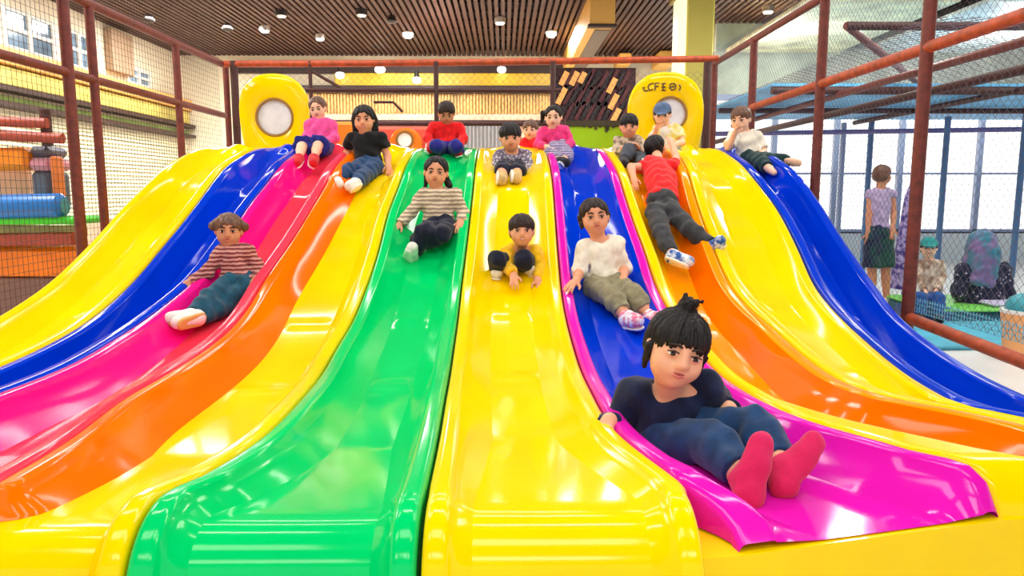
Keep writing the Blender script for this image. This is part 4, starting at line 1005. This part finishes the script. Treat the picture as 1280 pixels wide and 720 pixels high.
kid('greengirl', 'girl in beige striped top with dark ponytail sitting on the green lane', (548, 292), .155, dict(head=(545, 215, .03), neck=(545, 238, .05), pel=(549, 281, .05), shL=(530, 244, .05), shR=(569, 243, .05), elL=(517, 262, .03), elR=(577, 262, .04), wrL=(501, 279, -.03), wrR=(576, 277, -.05),
    hpL=(541, 286, .0), hpR=(559, 285, .0), knL=(530, 291, -.21), knR=(552, 293, -.20), anL=('bed', 520, 320, .04), anR=('bed', 534, 315, .05), toL=('bed', 516, 330, .09), toR=('bed', 533, 324, .12)), face=(-4, 4, 4), skin='b', hair='pony', hairm=HAIRB,
    top=dict(m=BEIGE, name='top', wr=.005), bottom=dict(m=NAVYD, name='jeans', len=.9), shoes=dict(m=SH_W), vox=.005, smile=1, extra={'hair': [((-.34, -.18, -.2), (-.50, -.1, -.48), .14, .10), ((-.5, -.1, -.48), (-.56, -.06, -.62), .11, .05), ((.36, -.12, -.1), (.36, -.1, -.6), .09, .06)]})
kid('yellowboy', 'boy in mustard top and dark trousers crouching on the broad yellow middle lane', (648, 338), .148, dict(head=(652, 288, -.12), neck=(652, 311, -.03), pel=(648, 331, .10), shL=(635, 316, -.02), shR=(669, 316, -.02), elL=(635, 332, -.10), elR=(673, 331, -.06), wrL=(642, 343, -.20), wrR=(673, 344, -.12),
    hpL=(640, 333, .06), hpR=(657, 333, .06), knL=(622, 325, -.14), knR=(655, 325, -.14), anL=('bed', 622, 346, .05), anR=('bed', 657, 343, .05), toL=('bed', 621, 356, .06), toR=('bed', 662, 352, .06)), face=(3, 2, 0), skin='b', hair='bowl', hairm=HAIRD,
    top=dict(m=MUST, name='top'), bottom=dict(m=NAVYD), shoes=dict(m=SH_W), vox=.0048, smile=2, handdir={'L': (0, -.8, -.4), 'R': (.2, -.8, -.4)})
kid('blackgirl', 'girl with long dark hair in black top and jeans sitting on the left yellow lane', (462, 212), .165, dict(head=(455, 149, .02), neck=(457, 168, .05), pel=(461, 205, .04), shL=(440, 173, .05), shR=(476, 173, .05), elL=(435, 187, .10), elR=(482, 189, .06), wrL=(437, 199, .05), wrR=(485, 205, .0),
    hpL=(453, 209, -.02), hpR=(468, 210, -.02), knL=(434, 215, -.22), knR=(455, 220, -.20), anL=('bed', 420, 236, .05), anR=('bed', 443, 242, .05), toL=('bed', 424, 245, .07), toR=('bed', 437, 250, .08)), face=(-8, 4, -3), skin='b', hair='long', hairm=HAIRB,
    top=dict(m=BLACK, sleeve=.3, name='top'), bottom=dict(m=DENIM, name='jeans'), shoes=dict(m=SH_W), vox=.0052, smile=2, handdir={'R': (.2, -.6, -.5)})
kid('pinkgirl', 'girl in pink top and navy skirt at the top of the pink lane', (397, 190), .14, dict(head=(397, 135, .02), neck=(401, 150, .04), pel=(398, 180, .03), shL=(388, 156, .03), shR=(414, 156, .04), elL=(384, 170, .0), elR=(418, 170, .02), wrL=(391, 178, -.08), wrR=(408, 178, -.07),
    hpL=(391, 184, -.02), hpR=(405, 184, -.02), knL=('bed', 378, 202, .10), knR=('bed', 398, 201, .10), anL=('bed', 371, 219, .05), anR=('bed', 390, 217, .05), toL=('bed', 364, 229, .05), toR=('bed', 390, 228, .05)), face=(-14, 14, -8), skin='c', hair='pony', hairm=HAIRL,
    top=dict(m=PINKC, name='top', inf=.013), bottom=dict(m=cloth('navy_skirt', (38, 44, 130)), len=.47, inf=.022, name='skirt'), shoes=dict(m=SH_R), vox=.0055, smile=0, extra={'hair': [((-.1, -.4, .3), (-.15, -.62, .1), .14, .08)]})
kid('redtop', 'child in red top and navy overalls at the top of the green lane', (557, 190), .14, dict(head=(558, 141, -.02), neck=(559, 155, .04), pel=(558, 183, .04), shL=(541, 160, .04), shR=(575, 160, .04), elL=(535, 172, .0), elR=(579, 172, .0), wrL=(542, 182, -.08), wrR=(573, 182, -.08),
    hpL=(552, 186, .0), hpR=(566, 186, .0), knL=(546, 183, -.17), knR=(571, 183, -.17), anL=('bed', 540, 192, .06), anR=('bed', 572, 196, .05), toL=('bed', 538, 200, .06), toR=('bed', 573, 202, .06)), face=(0, 26, 0), skin='d', hair='short', hairm=HAIRD,
    top=dict(m=REDC, name='top'), bottom=dict(m=cloth('royal_overall', (40, 34, 130)), waist=.17, name='overalls', len=.55), shoes=dict(m=SH_R), vox=.0055, smile=0)
kid('bowl', 'child with bowl-cut hair and white patterned top atop the middle lane', (640, 212), .165, dict(head=(638, 171, -.05), neck=(640, 189, .0), pel=(640, 207, .10), shL=(625, 194, .01), shR=(656, 194, .01), elL=(621, 205, -.02), elR=(660, 205, -.02), wrL=(629, 209, -.12), wrR=(653, 210, -.12),
    hpL=(634, 210, .06), hpR=(648, 210, .06), knL=(628, 211, -.16), knR=(648, 212, -.16), anL=('bed', 627, 231, .05), anR=('bed', 645, 229, .05), toL=('bed', 627, 238, .06), toR=('bed', 646, 236, .06)), face=(2, 10, -2), skin='b', hair='bowl', hairm=HAIRB,
    top=dict(m=PATW, name='top'), bottom=dict(m=NAVYD, len=.55, name='shorts'), shoes=dict(m=cloth('shoe_tan', (206, 170, 110))), vox=.0055, smile=0)
kid('pinkright', 'child in pink top and navy patterned leggings at the top of the blue lane', (698, 196), .14, dict(head=(692, 146, .0), neck=(692, 160, .03), pel=(697, 184, .06), shL=(679, 165, .04), shR=(706, 164, .04), elL=(674, 176, .02), elR=(711, 175, .02), wrL=(682, 183, -.06), wrR=(709, 184, -.06),
    hpL=(692, 186, .01), hpR=(703, 186, .01), knL=('bed', 690, 198, .05), knR=('bed', 705, 198, .05), anL=('bed', 690, 205, .05), anR=('bed', 706, 207, .05), toL=('bed', 690, 214, .06), toR=('bed', 708, 215, .06)), face=(-6, 8, 0), skin='c', hair='pony', hairm=HAIRB,
    top=dict(m=cloth('pink_red', (238, 60, 130)), name='top'), bottom=dict(m=PATN, name='leggings', len=.8), shoes=dict(m=SH_D), vox=.0055, smile=1, extra={'hair': [((.25, -.25, .2), (.55, -.2, .15), .13, .12), ((.55, -.2, .15), (.62, -.15, -.3), .13, .08)]})
kid('redbehind', 'child in red sitting half hidden between the bowl-cut child and the pink child', (668, 183), .13, dict(head=(663, 162, .12), neck=(668, 174, .14), pel=(672, 192, .14), shL=(656, 178, .14), shR=(680, 177, .14), elL=(654, 187, .1), elR=(683, 186, .1), wrL=(660, 194, .05), wrR=(678, 194, .05),
    hpL=(667, 194, .1), hpR=(677, 194, .1), knL=(664, 196, .0), knR=(676, 196, .0), anL=(664, 212, .0), anR=(676, 212, .0), toL=(664, 214, -.08), toR=(676, 214, -.08)), face=(-10, 5, 0), skin='c', hair='short', hairm=HAIRL,
    top=dict(m=REDC, name='top'), bottom=dict(m=REDC, name='trousers'), shoes=dict(m=SH_R), vox=.006, smile=0, hands=False)
kid('camo', 'child with dark fringe in pale printed top, grey knee raised, above the orange lane', (790, 192), .15, dict(head=(786, 157, -.02), neck=(786, 172, .03), pel=(790, 194, .06), shL=(774, 177, .03), shR=(799, 177, .03), elL=(770, 188, .0), elR=(803, 187, .0), wrL=(778, 186, -.09), wrR=(797, 184, -.09),
    hpL=(785, 195, .02), hpR=(796, 195, .02), knL=(786, 188, -.17), knR=(803, 201, -.17), anL=('bed', 780, 209, .05), anR=('bed', 803, 215, .05), toL=('bed', 779, 218, .06), toR=('bed', 805, 224, .06)), face=(2, 8, 0), skin='b', hair='bowl', hairm=HAIRB,
    top=dict(m=CAMO, name='top'), bottom=dict(m=cloth('slate_jeans', (70, 76, 88)), name='trousers'), shoes=dict(m=SH_D), vox=.0055, smile=2)
kid('cap', 'child in blue-grey cap and white top before the right oval panel', (832, 186), .148, dict(head=(828, 143, .12), neck=(832, 158, .16), pel=(838, 188, .16), shL=(821, 164, .14), shR=(847, 163, .16), elL=(815, 176, .06), elR=(852, 176, .12), wrL=(820, 163, .0), wrR=(840, 182, .02),
    hpL=(831, 191, .1), hpR=(844, 191, .1), knL=(828, 194, -.05), knR=(845, 194, -.05), anL=(826, 212, -.06), anR=(845, 212, -.06), toL=(825, 214, -.14), toR=(845, 214, -.14)), face=(-3, 12, -3), skin='c', hair='short', hairm=HAIRD,
    top=dict(m=OLIVE, name='top', sleeve=.35), bottom=dict(m=KHAKI), shoes=dict(m=SH_D), vox=.0055, smile=0, extra={'cap': 1})
kid('righttop', 'child in white top sitting atop the far right blue lane, hand at mouth', (950, 202), .155, dict(head=(926, 149, .02), neck=(931, 166, .05), pel=(938, 196, .05), shL=(918, 171, .03), shR=(947, 171, .07), elL=(911, 183, -.02), elR=(953, 185, .05), wrL=(916, 172, -.08), wrR=(949, 194, -.06),
    hpL=(936, 199, .0), hpR=(947, 199, .02), knL=(950, 202, -.16), knR=(963, 200, -.12), anL=('bed', 961, 221, .05), anR=('bed', 977, 211, .05), toL=('bed', 968, 227, .05), toR=('bed', 986, 213, .06)), face=(-18, 10, -4), skin='c', hair='short', hairm=HAIRL,
    top=dict(m=WHITEC, name='top', sleeve=.4), bottom=dict(m=GREEN0, len=.9), vox=.0055, smile=0)

# cap of the child in front of the oval panel
def add_cap(o, J, H, face, m):
    A = head_frame(J['head'], *face); r_, f_, u_ = A; hc = J['head']
    hp = lambda x, y, z: hc+(r_*x+f_*y+u_*z)*H
    s = Solid(); s.ell(hp(0, -.07, .17), np.array([.455, .52, .43])*H, A); s.plane(hp(0, .2, .12), -u_, None)
    s.cap(hp(-.12, .42, .16), hp(.12, .42, .16), .10*H, k=.02); s.ell(hp(0, .50, .15), np.array([.30, .26, .045])*H, A, k=.01)
    s.build('cap', m, o, .0055)
for o in [o for o in S.objects if o.get('label', '').startswith('child in blue-grey cap')]:
    J, D = pose((832, 186), .148, dict(head=(828, 143, .12)))
    add_cap(o, J, .148, (-3, 12, -3), cloth('cap_blue', (84, 106, 140)))

# ------------------------------------------------------------------ people beyond the right net
def px_pose(D, spec): return {k: at(v[0], v[1], D+v[2]) for k, v in spec.items()}
LAV = cloth('lavender', (176, 158, 198)); NAVG = cloth('navy_green', (24, 34, 70), rgb2=(24, 76, 66), scale=6)
person('child standing in lavender vest and navy shorts, seen from behind through the right net', .16, px_pose(6.2, dict(head=(1103, 219, 0), neck=(1101, 236, 0), pel=(1098, 292, 0), shL=(1088, 243, .02), shR=(1115, 243, .0), elL=(1086, 268, .0), elR=(1117, 266, .0), wrL=(1085, 291, -.02), wrR=(1116, 286, -.06),
    hpL=(1091, 297, 0), hpR=(1106, 297, 0), knL=(1090, 336, 0), knR=(1107, 336, 0), anL=(1090, 376, 0), anR=(1108, 376, 0), toL=(1092, 383, .1), toR=(1112, 383, .1))), face=(150, 0, 0), skin='d', hair='short', hairm=HAIRL,
    top=dict(m=LAV, sleeve=.1, name='vest', hem=.02), bottom=dict(m=NAVG, len=.48, inf=.02, name='shorts'), shoes=dict(m=SH_W), vox=.0075, extra={'back': 1})
HIJ = cloth('teal_violet', (58, 124, 146), rgb2=(126, 104, 152), scale=8); PRT = cloth('dark_floral', (186, 170, 200), rgb2=(34, 38, 62), pattern='voronoi', scale=26, lo=.14, hi=.26)
wm = person('woman in dark floral dress with a teal and violet headscarf, sitting with her back turned', .20, px_pose(5.75, dict(head=(1226, 308, 0), neck=(1228, 334, .02), pel=(1230, 378, .02), shL=(1205, 339, .02), shR=(1253, 339, .02), elL=(1199, 366, .02), elR=(1259, 366, .02), wrL=(1212, 378, .2), wrR=(1246, 378, .2),
    hpL=(1217, 379, .05), hpR=(1243, 379, .05), knL=(1203, 376, .28), knR=(1257, 376, .28), anL=(1226, 380, .42), anR=(1236, 380, .42), toL=(1232, 381, .52), toR=(1230, 381, .52))), face=(165, 5, 0), skin='b', hair='none', hairm=HAIRB,
    top=dict(m=PRT, inf=.03, name='dress', wr=.008), bottom=dict(m=PRT, inf=.03, name='skirt', wr=.008), vox=.0085, hands=False, extra={'back': 1}, mouth=False)
hd = at(1226, 308, 5.75); s = Solid()
s.ell(hd+np.array([0, -.01, .025]), (.098, .115, .118)); s.cap(hd+np.array([-.02, -.06, -.05]), hd+np.array([-.07, -.09, -.26]), .08, .05, k=.05); s.cap(hd+np.array([.03, -.06, -.06]), hd+np.array([.02, -.10, -.28]), .085, .05, k=.05); s.cap(hd+np.array([0, .02, -.05]), hd+np.array([0, .03, -.14]), .09, .11, k=.05)
s.build('headscarf', HIJ, wm, .008, wrinkle=.006, wscale=.06)
person('small child in teal hat and brown top sitting behind the right fence post', .135, px_pose(5.45, dict(head=(1161, 310, 0), neck=(1162, 325, .02), pel=(1164, 370, .02), shL=(1151, 331, .02), shR=(1174, 331, .02), elL=(1148, 348, -.02), elR=(1178, 349, -.02), wrL=(1155, 362, -.08), wrR=(1171, 362, -.08),
    hpL=(1158, 374, -.02), hpR=(1170, 374, -.02), knL=(1150, 372, -.17), knR=(1173, 372, -.17), anL=(1150, 397, -.22), anR=(1173, 397, -.22), toL=(1149, 400, -.31), toR=(1175, 400, -.31))), face=(5, 5, 0), skin='c', hair='short', hairm=HAIRD,
    top=dict(m=cloth('brown_print', (150, 120, 100), rgb2=(206, 190, 170), scale=18), name='top'), bottom=dict(m=cloth('blue_trousers', (30, 80, 150))), shoes=dict(m=SH_D), vox=.007, smile=0, hands=False, extra={'hat': 1})
for o in [o for o in S.objects if o.get('label', '').startswith('small child in teal hat')]:
    add_cap(o, {'head': at(1161, 310, 5.45)}, .142, (5, 5, 0), cloth('hat_teal', (30, 140, 140)))
# seat for the small child, cloth on the post, bucket
p = at(1162, 385, 5.5); tag(MB().box((p[0]-.16, p[1]-.06, 0), (p[0]+.16, p[1]+.22, float(at(1164, 379, 5.47)[2])-.03), 0, .03).build('foam_stool', mat('foam_navy', (40, 70, 130), rough=.5)), 'low navy foam stool under the small child in the teal hat', 'stool')
p = at(1134, 290, 6.4); q = []; hz = (float(at(1134, 345, 6.4)[2]), float(at(1134, 232, 6.4)[2]))
cp = empty('draped_post', (p[0], p[1], 0), 'violet post wrapped in purple patterned cloth, left of the right fence post', 'post')
pipe('pole', VIO, [(p[0]+.02, p[1], 0), (p[0]+.03, p[1], 1.75)], .03, cp)
MB().tube([(p[0]-.03, p[1], hz[0]-.12), (p[0]-.02, p[1], hz[0]), (p[0], p[1], hz[0]+.35), (p[0]+.02, p[1], hz[1]-.1), (p[0]+.03, p[1], hz[1])], [.11, .09, .075, .06, .035], 14).build('wrapped_cloth', cloth('purple_print', (60, 48, 130), rgb2=(176, 160, 214), scale=22), cp)
p = at(1281, 398, 4.3); bk = empty('bucket', (p[0], p[1], 0), 'peach bucket with a teal lid at the right edge', 'bucket')
zb = float(at(1281, 428, 4.3)[2]); zt = float(at(1281, 391, 4.3)[2])
MB().tube([(p[0], p[1], .05), (p[0], p[1], zt)], [.10, .125], 24).build('tub', mat('peach', (246, 176, 112), rough=.4), bk)
MB().tube([(p[0], p[1], zt), (p[0], p[1], zt+.02)], [.13, .13], 24).build('rim', mat('rim_white', (244, 240, 236), rough=.4), bk)
MB().ellipsoid((p[0], p[1], zt+.03), (.11, .11, .09)).build('lid', mat('teal_lid', (60, 160, 176), rough=.4), bk)
